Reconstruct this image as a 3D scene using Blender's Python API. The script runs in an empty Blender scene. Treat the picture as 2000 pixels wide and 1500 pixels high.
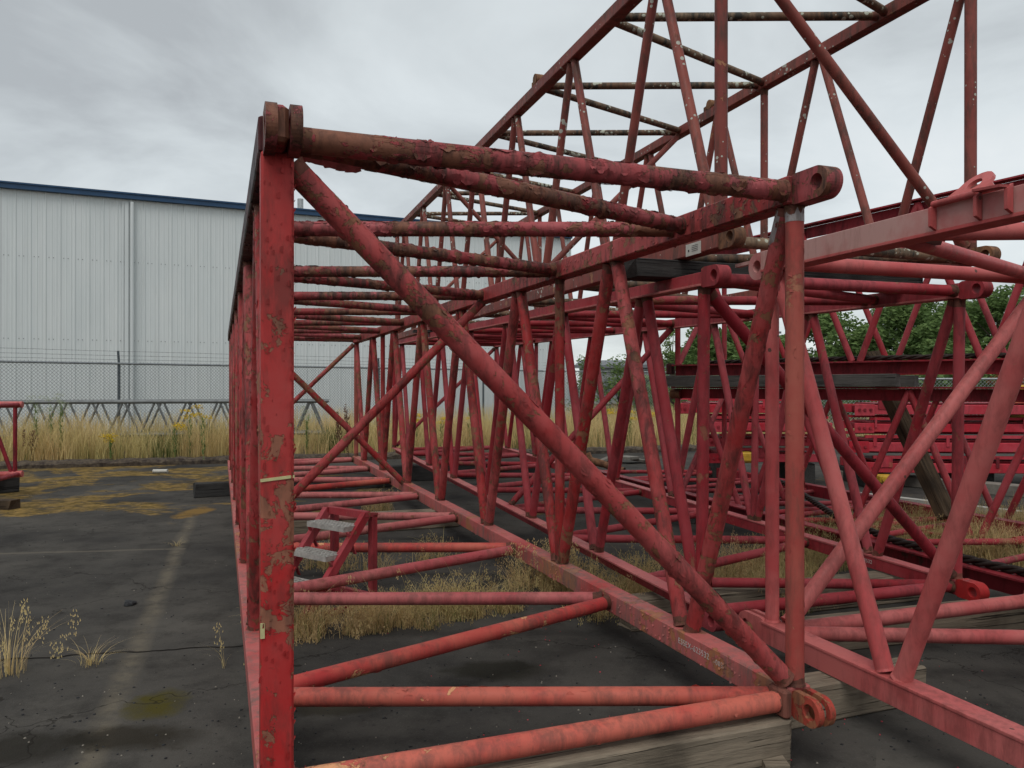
import bpy, math, random
from mathutils import Vector, Matrix, noise as mnoise
R = math.radians
random.seed(7)
C = bpy.context.scene.collection
F = 1535.0; CX = 1000.0; HY = 753.0; CAMZ = 1.6

def W(px, py, Y):
    "pixel of the 2000x1500 photo at depth Y -> world point"
    return Vector(((px-CX)/F*Y, Y, CAMZ-(py-HY)/F*Y))
def G(px, py, z=0.0):
    "pixel lying on the horizontal plane z -> world point"
    Y = F*(CAMZ-z)/(py-HY)
    return Vector(((px-CX)/F*Y, Y, z))

# ---------------------------------------------------------------- mesh builder
class MB:
    def __init__(s): s.v=[]; s.f=[]; s.m=[]; s.sm=[]
    def add(s, vs, fs, mi=0, smooth=False):
        b=len(s.v); s.v.extend(vs)
        for f in fs: s.f.append(tuple(i+b for i in f)); s.m.append(mi); s.sm.append(smooth)
    def tube(s, p, q, r, n=12, r2=None, cap=True, mi=0, rings=1, wob=0.0):
        p=Vector(p); q=Vector(q); d=(q-p); L=d.length
        if L<1e-6: return
        d/=L; r2=r if r2 is None else r2
        u=d.cross(Vector((0,0,1)) if abs(d.z)<.9 else Vector((1,0,0))).normalized(); w=d.cross(u)
        vs=[]; fs=[]
        for k in range(rings+1):
            t=k/rings; c=p+d*L*t; rr=r+(r2-r)*t
            for i in range(n):
                a=2*math.pi*i/n; dr=u*math.cos(a)+w*math.sin(a)
                k2=1.0
                if wob: k2=1+wob*mnoise.noise((c+dr*r*3)*14)
                vs.append(c+dr*rr*k2)
        for k in range(rings):
            for i in range(n):
                j=(i+1)%n; fs.append((k*n+i,k*n+j,(k+1)*n+j,(k+1)*n+i))
        s.add(vs,fs,mi,True)
        if cap:
            s.add([vs[i] for i in range(n)],[tuple(range(n-1,-1,-1))],mi)
            s.add([vs[rings*n+i] for i in range(n)],[tuple(range(n))],mi)
    def flakes(s, p, q, r, dens, size=.018, mi=0, rnd=random):
        "curled chips of paint lifting from a tube"
        p=Vector(p); q=Vector(q); d=q-p; L=d.length; d/=L
        u=d.cross(Vector((0,0,1)) if abs(d.z)<.9 else Vector((1,0,0))).normalized(); w=d.cross(u)
        for _ in range(int(dens*L)):
            t=rnd.random()*L; 
            # chips gather in bands
            if mnoise.noise((p+d*t)*3.1)<-.12 and rnd.random()<.8: continue
            a=rnd.random()*6.2832
            sz=size*(.25+1.1*rnd.random()**2.2); le=sz*rnd.uniform(1.0,4.0); lift=sz*rnd.uniform(.1,.6)
            da=sz/r
            def P(tt,aa,h): 
                o=u*math.cos(aa)+w*math.sin(aa); return p+d*tt+o*(r+h)
            j=lambda: rnd.uniform(-.3,.3)*sz
            sg=1 if math.sin(a)*w.z+math.cos(a)*u.z<0 else -1     # chips hang open on the lower side
            if rnd.random()<.3: sg=-sg
            K=5; vv=[]
            for i in range(K+1):
                q=i/K; env=math.sin(math.pi*(.08+.84*q))**.7*rnd.uniform(.55,1.1)
                vv.append(P(t+le*(q-.5),a+rnd.uniform(-.1,.1)*da,.0003)); vv.append(P(t+le*(q-.5)*rnd.uniform(.8,1.1),a+sg*da*env,lift*env*rnd.uniform(.6,1.0)))
            s.add(vv,[(2*i,2*i+2,2*i+3,2*i+1) for i in range(K)],mi)
    def box(s, c, size, rot=None, mi=0, bev=0.0):
        c=Vector(c); x,y,z=[k/2 for k in size]
        if bev>0:
            b=bev; vs=[]; 
            prof=[(-x+b,-y),(x-b,-y),(x,-y+b),(x,y-b),(x-b,y),(-x+b,y),(-x,y-b),(-x,-y+b)]
            for zz,ins in ((-z,b),(-z+b,0),(z-b,0),(z,b)):
                for (a,d) in prof:
                    fx=(x-ins)/x; fy=(y-ins)/y; vs.append(Vector((a*fx,d*fy,zz)))
            fs=[tuple(range(7,-1,-1)),tuple(range(24,32))]
            for k in range(3):
                for i in range(8):
                    j=(i+1)%8; fs.append((k*8+i,k*8+j,(k+1)*8+j,(k+1)*8+i))
        else:
            vs=[Vector((a*x,b_*y,d*z)) for d in(-1,1) for b_ in(-1,1) for a in(-1,1)]
            fs=[(0,2,3,1),(4,5,7,6),(0,1,5,4),(2,6,7,3),(0,4,6,2),(1,3,7,5)]
        if rot is not None: vs=[rot@v for v in vs]
        s.add([v+c for v in vs],fs,mi)
    def bar(s, p, q, wd, ht, up=(0,0,1), mi=0, bev=0.0):
        p=Vector(p); q=Vector(q); d=(q-p); L=d.length; d.normalize()
        up=Vector(up); sx=d.cross(up).normalized(); uz=sx.cross(d)
        M=Matrix((sx,d,uz)).transposed()
        s.box((p+q)/2,(wd,L,ht),M,mi,bev)
    def prism(s, pts, axis, depth, mi=0):
        "extrude closed polygon pts (3D, planar) by axis*depth"
        axis=Vector(axis).normalized(); n=len(pts); a=[Vector(p)-axis*depth/2 for p in pts]; b=[Vector(p)+axis*depth/2 for p in pts]
        fs=[tuple(range(n-1,-1,-1)),tuple(range(n,2*n))]+[(i,(i+1)%n,n+(i+1)%n,n+i) for i in range(n)]
        s.add(a+b,fs,mi)
    def ring(s, outer, inner, axis, depth, mi=0):
        "plate with a hole: outer and inner loops with the same count"
        axis=Vector(axis).normalized(); n=len(outer)
        A=[Vector(p)-axis*depth/2 for p in outer]; B=[Vector(p)+axis*depth/2 for p in outer]
        D=[Vector(p)-axis*depth/2 for p in inner]; E=[Vector(p)+axis*depth/2 for p in inner]
        fs=[]
        for i in range(n):
            j=(i+1)%n
            fs+=[(i,j,n+j,n+i),(i,2*n+i,2*n+j,j),(n+i,n+j,3*n+j,3*n+i),(2*n+i,3*n+i,3*n+j,2*n+j)]
        s.add(A+B+D+E,fs,mi)
    def build(s, name, mats, parent=None, recalc=True):
        me=bpy.data.meshes.new(name); me.from_pydata([tuple(v) for v in s.v],[],s.f)
        if not isinstance(mats,(list,tuple)): mats=[mats]
        for m in mats: me.materials.append(m)
        me.polygons.foreach_set('material_index',s.m); me.polygons.foreach_set('use_smooth',s.sm)
        me.update()
        o=bpy.data.objects.new(name,me); C.objects.link(o)
        if parent is not None: o.parent=parent
        return o
def empty(name, loc, rot=(0,0,0)):
    o=bpy.data.objects.new(name,None); C.objects.link(o); o.location=loc; o.rotation_euler=rot; o.empty_display_size=.2
    return o
def tag(o, label=None, cat=None, group=None, kind=None):
    if label: o['label']=label
    if cat: o['category']=cat
    if group: o['group']=group
    if kind: o['kind']=kind
    return o

# ---------------------------------------------------------------- materials
def newmat(name):
    m=bpy.data.materials.new(name); m.use_nodes=True; nt=m.node_tree; nt.nodes.clear()
    out=nt.nodes.new('ShaderNodeOutputMaterial'); b=nt.nodes.new('ShaderNodeBsdfPrincipled'); nt.links.new(b.outputs[0],out.inputs[0])
    return m,nt,b
class NT:
    def __init__(s,nt): s.nt=nt
    def n(s,t,**k):
        nd=s.nt.nodes.new(t)
        for a,v in k.items(): setattr(nd,a,v)
        return nd
    def l(s,a,b): s.nt.links.new(a,b)
    def coord(s,kind='Object',scale=(1,1,1)):
        tc=s.n('ShaderNodeTexCoord'); mp=s.n('ShaderNodeMapping'); mp.inputs['Scale'].default_value=scale
        s.l(tc.outputs[kind],mp.inputs[0]); return mp.outputs[0]
    def noise(s,vec,scale,detail=4,rough=.55,dist=0,out=0):
        nd=s.n('ShaderNodeTexNoise'); nd.inputs['Scale'].default_value=scale; nd.inputs['Detail'].default_value=detail
        nd.inputs['Roughness'].default_value=rough; nd.inputs['Distortion'].default_value=dist
        s.l(vec,nd.inputs['Vector']); return nd.outputs[out]
    def ramp(s,fac,stops):
        r=s.n('ShaderNodeValToRGB'); e=r.color_ramp.elements
        while len(e)<len(stops): e.new(.5)
        for el,(p,c) in zip(e,stops):
            el.position=p; el.color=(c,c,c,1) if isinstance(c,(int,float)) else (*c,1)
        s.l(fac,r.inputs[0]); return r.outputs[0]
    def mix(s,fac,a,b):
        m=s.n('ShaderNodeMix',data_type='RGBA')
        for sock,v in ((m.inputs[0],fac),(m.inputs[6],a),(m.inputs[7],b)):
            if isinstance(v,(int,float)): sock.default_value=v
            elif isinstance(v,tuple): sock.default_value=(*v,1)
            else: s.l(v,sock)
        return m.outputs[2]
    def math(s,op,a,b=None,c=None):
        m=s.n('ShaderNodeMath',operation=op)
        for i,v in enumerate((a,b,c)):
            if v is None: continue
            if isinstance(v,(int,float)): m.inputs[i].default_value=v
            else: s.l(v,m.inputs[i])
        return m.outputs[0]
    def bump(s,h,strength,dist,prev=None):
        b=s.n('ShaderNodeBump'); b.inputs['Strength'].default_value=strength; b.inputs['Distance'].default_value=dist
        s.l(h,b.inputs['Height'])
        if prev is not None: s.l(prev,b.inputs['Normal'])
        return b.outputs[0]

def paint(name, base, faded, primer, grime, peel=.5, scale=5.0, speck=None, rough=.5, fade=.5, grimeamt=.5, bumpd=.004):
    m,nt,b=newmat(name); t=NT(nt); v=t.coord()
    oi=t.n('ShaderNodeObjectInfo'); off=t.n('ShaderNodeVectorMath',operation='SCALE'); off.inputs[3].default_value=37.0
    cmb=t.n('ShaderNodeCombineXYZ'); t.l(oi.outputs['Random'],cmb.inputs[0]); t.l(oi.outputs['Random'],cmb.inputs[1]); t.l(cmb.outputs[0],off.inputs[0])
    ad=t.n('ShaderNodeVectorMath',operation='ADD'); t.l(v,ad.inputs[0]); t.l(off.outputs[0],ad.inputs[1]); v=ad.outputs[0]
    n1=t.noise(v,1.6,3,.6); n1b=t.noise(v,14,5,.6)
    f1=t.math('MULTIPLY_ADD',n1b,.35,t.math('ADD',n1,t.math('MULTIPLY_ADD',oi.outputs['Random'],.22,-.26)))
    fa=t.ramp(f1,[(.5-fade*.25,0),(.78-fade*.2,1)])
    col=t.mix(fa,base,faded)
    # primer and rust showing where the paint has come away
    n2=t.noise(v,scale*1.7,7,.68,.5); n2b=t.noise(v,1.3,2,.5)
    f2=t.math('MULTIPLY_ADD',n2b,.42,t.math('MULTIPLY',n2,.8))
    th=(1.10-.24*peel)*.73
    msk=t.ramp(f2,[(th-.005,0),(th+.004,1)])
    pr=t.mix(t.noise(v,22,4,.7),primer,tuple(min(1,c*1.9) for c in primer))
    col=t.mix(msk,col,pr)
    # grime and mould
    mg=t.n('ShaderNodeMapping'); mg.inputs['Scale'].default_value=(2.2,2.2,.55); t.l(v,mg.inputs[0]); n3=t.noise(mg.outputs[0],9,7,.72,.3); n3b=t.noise(v,1.9,2,.5)
    g=t.ramp(t.math('MULTIPLY',n3,t.math('ADD',n3b,.5)),[(.50-.1*grimeamt,0),(.72-.1*grimeamt,min(1,grimeamt*1.3))])
    col=t.mix(g,col,grime)
    if speck:
        vo=t.n('ShaderNodeTexVoronoi'); vo.inputs['Scale'].default_value=speck[1]; t.l(v,vo.inputs['Vector'])
        nn=t.noise(v,4,3,.6)
        sp=t.math('LESS_THAN',t.math('ADD',vo.outputs['Distance'],t.math('MULTIPLY',t.math('SUBTRACT',.62,nn),2.2)),speck[2])
        col=t.mix(sp,col,speck[0])
    t.l(col,b.inputs['Base Color'])
    ro=t.ramp(n1b,[(.3,rough-.08),(.7,rough+.18)]); t.l(ro,b.inputs['Roughness'])
    b.inputs['Specular IOR Level'].default_value=.17
    inv=t.math('SUBTRACT',1.0,msk)
    nrm=t.bump(t.math('MULTIPLY_ADD',n1b,.12,inv),.9,bumpd)
    nrm=t.bump(t.noise(v,160,3,.6),.25,.001,nrm)
    t.l(nrm,b.inputs['Normal'])
    return m

M={}
M['peel']=paint('peeling_red_paint',(.32,.028,.028),(.41,.085,.082),(.17,.070,.040),(.035,.024,.020),peel=.76,scale=8,fade=.42,grimeamt=.55)
M['peelhot']=paint('scabby_red_paint',(.42,.026,.026),(.41,.065,.06),(.20,.080,.050),(.045,.035,.028),peel=.70,scale=7,fade=.3,grimeamt=.4)
M['mossy']=paint('mildewed_red_paint',(.25,.034,.036),(.40,.10,.105),(.14,.058,.036),(.045,.026,.020),peel=1.13,scale=5,fade=.5,grimeamt=.7)
M['orange']=paint('sun_bleached_red_paint',(.46,.048,.046),(.54,.135,.095),(.50,.24,.12),(.10,.06,.05),peel=.60,scale=3,fade=.55,grimeamt=.45)
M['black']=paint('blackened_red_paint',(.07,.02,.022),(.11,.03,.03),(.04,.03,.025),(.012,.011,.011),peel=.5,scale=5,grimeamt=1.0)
M['chordred']=paint('dusty_red_paint',(.38,.028,.028),(.45,.12,.11),(.26,.10,.05),(.16,.11,.095),peel=.66,scale=2.6,fade=.6,grimeamt=.6)
M['red']=paint('worn_red_paint',(.32,.028,.036),(.37,.065,.075),(.20,.07,.045),(.05,.022,.022),peel=.45,scale=6,fade=.5,grimeamt=.4,bumpd=.002)
M['redflange']=paint('faded_flange_paint',(.42,.075,.085),(.48,.15,.14),(.2,.08,.05),(.1,.05,.04),peel=.3,scale=4,fade=.8,grimeamt=.4,bumpd=.002)
M['salmon']=paint('salmon_faded_paint',(.44,.075,.075),(.50,.135,.125),(.3,.12,.08),(.16,.05,.045),peel=.0,scale=4,fade=.6,grimeamt=.4,rough=.42,bumpd=.0012,speck=((.12,.055,.045),17,.10))
M['salmonpale']=paint('chalky_bleached_paint',(.44,.10,.10),(.52,.31,.28),(.3,.12,.08),(.2,.09,.06),peel=.1,scale=4,fade=.9,grimeamt=.3,rough=.5,bumpd=.0012)
M['brown']=paint('brownish_lichened_paint',(.21,.052,.043),(.27,.080,.062),(.22,.10,.055),(.06,.045,.035),peel=.35,scale=5,fade=.5,grimeamt=.55,speck=((.42,.42,.36),24,.28))
M['lichen']=paint('lichen_covered_paint',(.16,.085,.05),(.22,.15,.095),(.10,.07,.045),(.035,.032,.026),peel=.6,scale=6,fade=.5,grimeamt=.8,speck=((.40,.41,.33),22,.48))
M['dark']=paint('dark_red_paint',(.26,.020,.030),(.32,.040,.05),(.10,.04,.03),(.03,.015,.015),peel=.1,scale=4,fade=.4,grimeamt=.5,bumpd=.002)
M['bright']=paint('fresh_red_paint',(.42,.022,.036),(.48,.06,.08),(.3,.08,.05),(.16,.03,.035),peel=.2,scale=3,fade=.5,grimeamt=.4,bumpd=.001)
M['rust']=paint('rusty_steel',(.16,.075,.045),(.24,.12,.06),(.09,.045,.03),(.03,.022,.02),peel=.7,scale=9,fade=.5,grimeamt=.6,rough=.75)

def plain(name,col,rough=.6,metal=0,var=.25,scale=8,bump=0.0,col2=None,spec=.4):
    m,nt,b=newmat(name); t=NT(nt); v=t.coord(); n=t.noise(v,scale,5,.6)
    c2=col2 or tuple(c*(1-var) for c in col)
    t.l(t.mix(t.ramp(n,[(.35,0),(.65,1)]),col,c2),b.inputs['Base Color']); b.inputs['Roughness'].default_value=rough; b.inputs['Metallic'].default_value=metal
    b.inputs['Specular IOR Level'].default_value=spec
    if bump: t.l(t.bump(n,.6,bump),b.inputs['Normal'])
    return m
M['weld']=paint('rusty_weld_bead',(.13,.050,.036),(.20,.075,.055),(.10,.05,.03),(.04,.025,.02),peel=.8,scale=12,fade=.5,grimeamt=.6,rough=.8)
M['pinkchip']=paint('curled_pink_paint',(.46,.10,.12),(.52,.18,.19),(.3,.1,.08),(.15,.06,.05),peel=.2,scale=9,fade=.6,grimeamt=.5)
M['peelrust']=paint('rust_stained_red_paint',(.36,.035,.03),(.38,.08,.05),(.22,.085,.045),(.07,.04,.03),peel=1.0,scale=6,fade=.5,grimeamt=.6)
M['barepipe']=paint('bare_greyed_pipe',(.30,.25,.24),(.36,.34,.34),(.2,.1,.07),(.12,.09,.07),peel=.8,scale=9,fade=.5,grimeamt=.6)
M['posta']=paint('sun_dulled_red_paint',(.34,.050,.045),(.38,.10,.075),(.25,.10,.06),(.12,.06,.045),peel=.5,scale=3,fade=.7,grimeamt=.5,bumpd=.0015)
M['galv']=plain('galvanised_steel',(.42,.44,.44),.5,.6,.3,20)
M['wire']=plain('fence_wire',(.26,.28,.29),.55,.5,.3,20)
M['postdark']=plain('dark_fence_post',(.10,.12,.13),.5,.4,.3,10)
M['tread']=plain('weathered_aluminium',(.50,.48,.44),.55,.3,.35,30)
M['blue']=plain('navy_roof_trim',(.012,.055,.13),.45,0,.2,3)
M['rope']=plain('greasy_wire_rope',(.035,.022,.018),.6,.4,.4,40)
M['yellow']=plain('yellow_paint',(.55,.33,.03),.5,0,.3,10)
M['white']=plain('white_stencil_paint',(.62,.55,.52),.7,0,.4,60)
M['whiteplate']=plain('dirty_white_plate',(.55,.53,.47),.6,0,.25,14)
M['tape']=plain('masking_tape',(.55,.50,.25),.7,0,.2,30)
M['blackrub']=plain('black_rubber_scrap',(.012,.012,.013),.6,0,.3,30,.003)
M['leafdry']=plain('dead_leaf',(.30,.27,.22),.8,0,.5,30)
M['greysteel']=plain('grey_weathered_steel',(.17,.18,.18),.5,.3,.3,12)
M['conc']=plain('old_concrete',(.22,.20,.17),.9,0,.4,6,.01)
M['farwall']=plain('distant_grey_wall',(.30,.31,.30),.8,0,.12,.5)
M['farroof']=plain('distant_roof',(.16,.17,.18),.7,0,.1,.5)
def wall_mat():
    m,nt,b=newmat('white_metal_siding'); t=NT(nt); v=t.coord('Object',(1,1,.25)); n=t.noise(v,1.2,5,.6); n2=t.noise(t.coord('Object',(6,6,.3)),1,4,.6)
    c=t.mix(t.ramp(n,[(.3,0),(.7,1)]),(.64,.67,.665),(.57,.61,.61)); c=t.mix(t.ramp(n2,[(.5,0),(.8,.35)]),c,(.44,.46,.45))
    t.l(c,b.inputs['Base Color']); b.inputs['Roughness'].default_value=.5; return m
M['siding']=wall_mat()
def wood_mat(name,a,bc,dark):
    m,nt,b=newmat(name); t=NT(nt); v=t.coord('Object',(1.2,16,16)); n=t.noise(v,2.6,8,.72,.15); v2=t.coord('Object',(.5,38,38)); n2=t.noise(v2,3,3,.6,.2)
    c=t.mix(t.ramp(n,[(.32,0),(.66,1)]),a,bc); cr=t.ramp(n2,[(.34,1),(.40,0)]); c=t.mix(cr,c,dark)
    n4=t.noise(t.coord(),2.5,3,.6); c=t.mix(t.ramp(n4,[(.52,0),(.75,.65)]),c,dark)
    t.l(c,b.inputs['Base Color']); b.inputs['Roughness'].default_value=.9; b.inputs['Specular IOR Level'].default_value=.15
    h=t.math('SUBTRACT',n,t.math('MULTIPLY',cr,.8)); t.l(t.bump(h,.9,.008),b.inputs['Normal']); return m
M['wood']=wood_mat('weathered_timber',(.30,.245,.18),(.17,.14,.105),(.035,.028,.022))
M['wooddark']=wood_mat('dark_old_timber',(.060,.058,.055),(.033,.032,.031),(.008,.008,.008))
M['woodgrey']=wood_mat('grey_old_timber',(.13,.125,.115),(.075,.072,.066),(.02,.019,.018))
M['woodbrown']=wood_mat('brown_old_timber',(.11,.075,.045),(.06,.042,.028),(.015,.012,.01))

def leafmat(name,c1,c2,c3=None):
    m,nt,b=newmat(name); t=NT(nt); g=t.n('ShaderNodeNewGeometry')
    vn=t.noise(t.coord('Object'),.9,2,.5)
    c=t.mix(g.outputs['Random Per Island'],c1,c2); c=t.mix(t.ramp(vn,[(.4,0),(.62,1)]),c,c3 or c2)
    t.l(c,b.inputs['Base Color']); b.inputs['Roughness'].default_value=.65; b.inputs['Specular IOR Level'].default_value=.2
    tr=t.n('ShaderNodeBsdfTranslucent'); t.l(c,tr.inputs[0]); mx=t.n('ShaderNodeMixShader'); mx.inputs[0].default_value=.3
    out=[n for n in nt.nodes if n.type=='OUTPUT_MATERIAL'][0]; t.l(b.outputs[0],mx.inputs[1]); t.l(tr.outputs[0],mx.inputs[2]); t.l(mx.outputs[0],out.inputs[0])
    return m
M['leaf']=leafmat('broadleaf_foliage',(.10,.165,.055),(.19,.27,.085),(.13,.205,.065))
M['leaf2']=leafmat('pale_shrub_foliage',(.12,.19,.06),(.20,.27,.09),(.13,.2,.06))
M['leafrust']=leafmat('rust_coloured_foliage',(.25,.08,.03),(.35,.14,.05))
M['straw']=leafmat('dry_straw_grass',(.80,.62,.31),(.64,.48,.22),(.60,.50,.22))
M['straw2']=leafmat('dull_straw_grass',(.66,.48,.26),(.46,.32,.15),(.42,.32,.14))
M['greengrass']=leafmat('green_grass',(.09,.12,.035),(.20,.22,.07),(.13,.16,.05))
M['flower']=leafmat('ragwort_flower',(.75,.50,.02),(.6,.42,.03))
M['seedbrown']=leafmat('brown_seed_head',(.10,.045,.03),(.16,.08,.05))
M['umbel']=leafmat('wild_carrot_flower',(.45,.47,.38),(.3,.34,.22))
M['bark']=plain('bark',(.09,.07,.05),.9,0,.4,8,.01)

def ground_mat():
    m,nt,b=newmat('old_asphalt'); t=NT(nt)
    g=t.n('ShaderNodeNewGeometry'); v=g.outputs['Position']
    sep=t.n('ShaderNodeSeparateXYZ'); t.l(v,sep.inputs[0]); X=sep.outputs[0]; Y=sep.outputs[1]
    n1=t.noise(v,.7,5,.6); n2=t.noise(v,3.2,6,.7); n3=t.noise(v,90,3,.7); n4=t.noise(v,22,4,.7)
    c=t.mix(t.ramp(n1,[(.35,0),(.7,1)]),(.038,.036,.034),(.092,.085,.074))
    c=t.mix(t.ramp(n2,[(.48,0),(.72,.7)]),c,(.022,.0205,.019))
    c=t.mix(t.ramp(n4,[(.60,0),(.72,.55)]),c,(.012,.011,.010))
    c=t.mix(t.ramp(n3,[(.58,0),(.74,.6)]),c,(.13,.12,.105))
    # pale dusty joint line
    def seg(ax,ay,bx,by,wd,amp=.16,sc=1.3):
        dx,dy=bx-ax,by-ay; L=math.hypot(dx,dy); nx,ny=-dy/L,dx/L
        d=t.math('ADD',t.math('MULTIPLY',t.math('SUBTRACT',X,ax),nx),t.math('MULTIPLY',t.math('SUBTRACT',Y,ay),ny))
        d=t.math('ADD',d,t.math('MULTIPLY',t.math('SUBTRACT',t.noise(v,sc,3,.5),.5),amp))
        s_=t.math('ADD',t.math('MULTIPLY',t.math('SUBTRACT',X,ax),dx/L),t.math('MULTIPLY',t.math('SUBTRACT',Y,ay),dy/L))
        inside=t.math('MULTIPLY',t.math('GREATER_THAN',s_,0),t.math('LESS_THAN',s_,L))
        a=t.math('ABSOLUTE',d)
        return t.math('MULTIPLY',inside,t.math('SMOOTH_MAX',0.0,t.math('SUBTRACT',1.0,t.math('DIVIDE',a,wd)),.02))
    dust=seg(-1.55,2.6,-3.9,9.6,.085,.10)
    dust=t.math('MULTIPLY',dust,t.ramp(t.noise(v,6,6,.7),[(.35,.15),(.6,1)]))
    c=t.mix(t.math('MINIMUM',t.math('MULTIPLY',dust,.75),.55),c,(.17,.145,.105))
    c=t.mix(t.math('MULTIPLY',seg(-6.5,7.3,-3.2,7.7,.05,.1),.6),c,(.15,.13,.10))
    # moss, thick on the left near the kerb, thin elsewhere
    far=t.math('MULTIPLY',t.ramp(t.math('DIVIDE',Y,20.0),[(.41,0),(.50,1)]),t.ramp(t.math('DIVIDE',t.math('ADD',X,20),20),[(.72,1),(.86,.55),(1,.35)]))
    mv=t.n('ShaderNodeMapping'); mv.inputs['Scale'].default_value=(.8,.9,1); t.l(v,mv.inputs[0])
    mn=t.noise(mv.outputs[0],.9,6,.62,.4)
    mk=t.ramp(t.math('MULTIPLY_ADD',far,.30,t.math('SUBTRACT',mn,.17)),[(.575,0),(.63,1)])
    mosscol=t.mix(t.ramp(t.noise(v,7,5,.7),[(.38,0),(.62,1)]),(.085,.060,.018),(.27,.175,.06))
    mk=t.math('MULTIPLY',mk,t.ramp(t.noise(v,2.6,6,.75),[(.36,.2),(.54,1)]))
    c=t.mix(mk,c,mosscol)
    def spot(x,y,rx,ry,colr,k=1.0):
        d=t.math('ADD',t.math('POWER',t.math('DIVIDE',t.math('SUBTRACT',X,x),rx),2.0),t.math('POWER',t.math('DIVIDE',t.math('SUBTRACT',Y,y),ry),2.0))
        d=t.math('ADD',d,t.math('MULTIPLY',t.math('SUBTRACT',n2,.5),3.0))
        return t.mix(t.ramp(d,[(.3,k),(1.0,0)]),c,colr)
    for (px,py,rx,ry,co,k) in ((310,1375,.17,.22,(.065,.055,.012),.95),(260,1440,.35,.16,(.022,.018,.012),.8),(60,1460,.3,.2,(.02,.018,.014),.8),(980,1310,.35,.18,(.02,.019,.014),.8),(640,1380,.3,.12,(.028,.024,.015),.7),(380,1000,.2,.5,(.22,.13,.035),.8)):
        p=G(px,py); c=spot(p.x,p.y,rx,ry,co,k)
    # cracks
    cr=t.math('ADD',seg(-3.6,4.45,-1.2,4.95,.014,.22,2.5),seg(1.7,3.2,3.4,2.3,.03,.3,2.0))
    cr=t.math('ADD',cr,seg(-9,4.2,-3.6,4.45,.012,.3,2.0))
    c=t.mix(t.math('MINIMUM',t.math('MULTIPLY',cr,3.0),.9),c,(.010,.008,.006))
    c=t.mix(t.math('MULTIPLY',seg(1.55,3.35,3.9,2.2,.16,.1),.28),c,(.14,.13,.11))
    vc=t.n('ShaderNodeTexVoronoi',feature='DISTANCE_TO_EDGE'); vc.inputs['Scale'].default_value=.55
    wv=t.n('ShaderNodeVectorMath',operation='ADD'); wn=t.noise(v,2.2,4,.6,0,1); t.l(v,wv.inputs[0]); t.l(wn,wv.inputs[1]); t.l(wv.outputs[0],vc.inputs['Vector'])
    ck=t.math('MULTIPLY',t.math('LESS_THAN',vc.outputs['Distance'],.004),t.math('GREATER_THAN',t.noise(v,.6,2,.5),.50))
    c=t.mix(t.math('MULTIPLY',ck,.6),c,(.012,.010,.008)); cr=t.math('ADD',cr,t.math('MULTIPLY',ck,.5))
    t.l(c,b.inputs['Base Color']); b.inputs['Roughness'].default_value=.95; b.inputs['Specular IOR Level'].default_value=.08
    h=t.math('ADD',t.math('MULTIPLY',n3,.5),t.math('MULTIPLY',mk,2.0)); h=t.math('SUBTRACT',h,t.math('MULTIPLY',cr,3.0))
    t.l(t.bump(h,.7,.01),b.inputs['Normal'])
    return m
M['ground']=ground_mat()
M['soil']=plain('dry_soil',(.13,.10,.055),.95,0,.5,3,.02)

# ---------------------------------------------------------------- ground and kerb
gm=MB(); xs=[-400,-60,-20,-12,-8,-5,-3,-1,1,3,5,8,12,20,60,400]; ys=[-60,-10,-2,1,2,3,4,6,8,11,15,20,30,60,120,700]
vs=[(x,y,0) for y in ys for x in xs]; n=len(xs)
gm.add([Vector(v) for v in vs],[(j*n+i,j*n+i+1,(j+1)*n+i+1,(j+1)*n+i) for j in range(len(ys)-1) for i in range(n-1)])
tag(gm.build('ground',M['ground']),kind='structure')
KA=G(0,917); KB=G(1250,884)           # line of the kerb
kd=(KB-KA).normalized(); kn=Vector((-kd.y,kd.x,0))
K0=KA-kd*14; K1=KB+kd*2.0
sb=MB(); L=(K1-K0).length; N=60
top=[];bot=[]
for i in range(N+1):
    p=K0+kd*L*i/N; 
    for j in range(9):
        q=p+kn*(.35+j*1.5); top.append(Vector((q.x,q.y,.10+.05*mnoise.noise(q*.8))))
sb.add(top,[(i*9+j,i*9+j+1,(i+1)*9+j+1,(i+1)*9+j)[::-1] for i in range(N) for j in range(8)])
tag(sb.build('soil_bank',M['soil']),kind='structure')
kb=MB(); rows=[]
prof=[(-.0,-.01),(-.01,.07),(.03,.12),(.16,.135),(.36,.12)]
NN=260
for i in range(NN+1):
    p=K0+kd*L*i/NN
    rows.append([p+kn*(a+.035*mnoise.noise(Vector((p.x*6,a*9,1))))+Vector((0,0,max(-.01,h+(.045*mnoise.noise(Vector((p.x*5,a*7,4))) if h>0 else 0)))) for a,h in prof])
kb.add([v for r in rows for v in r],[(i*5+j,(i+1)*5+j,(i+1)*5+j+1,i*5+j+1) for i in range(NN) for j in range(4)])
tag(kb.build('kerb',plain('mossy_black_kerb',(.035,.026,.022),.95,0,.5,14,.02,(.11,.085,.06))),kind='structure')

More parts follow.
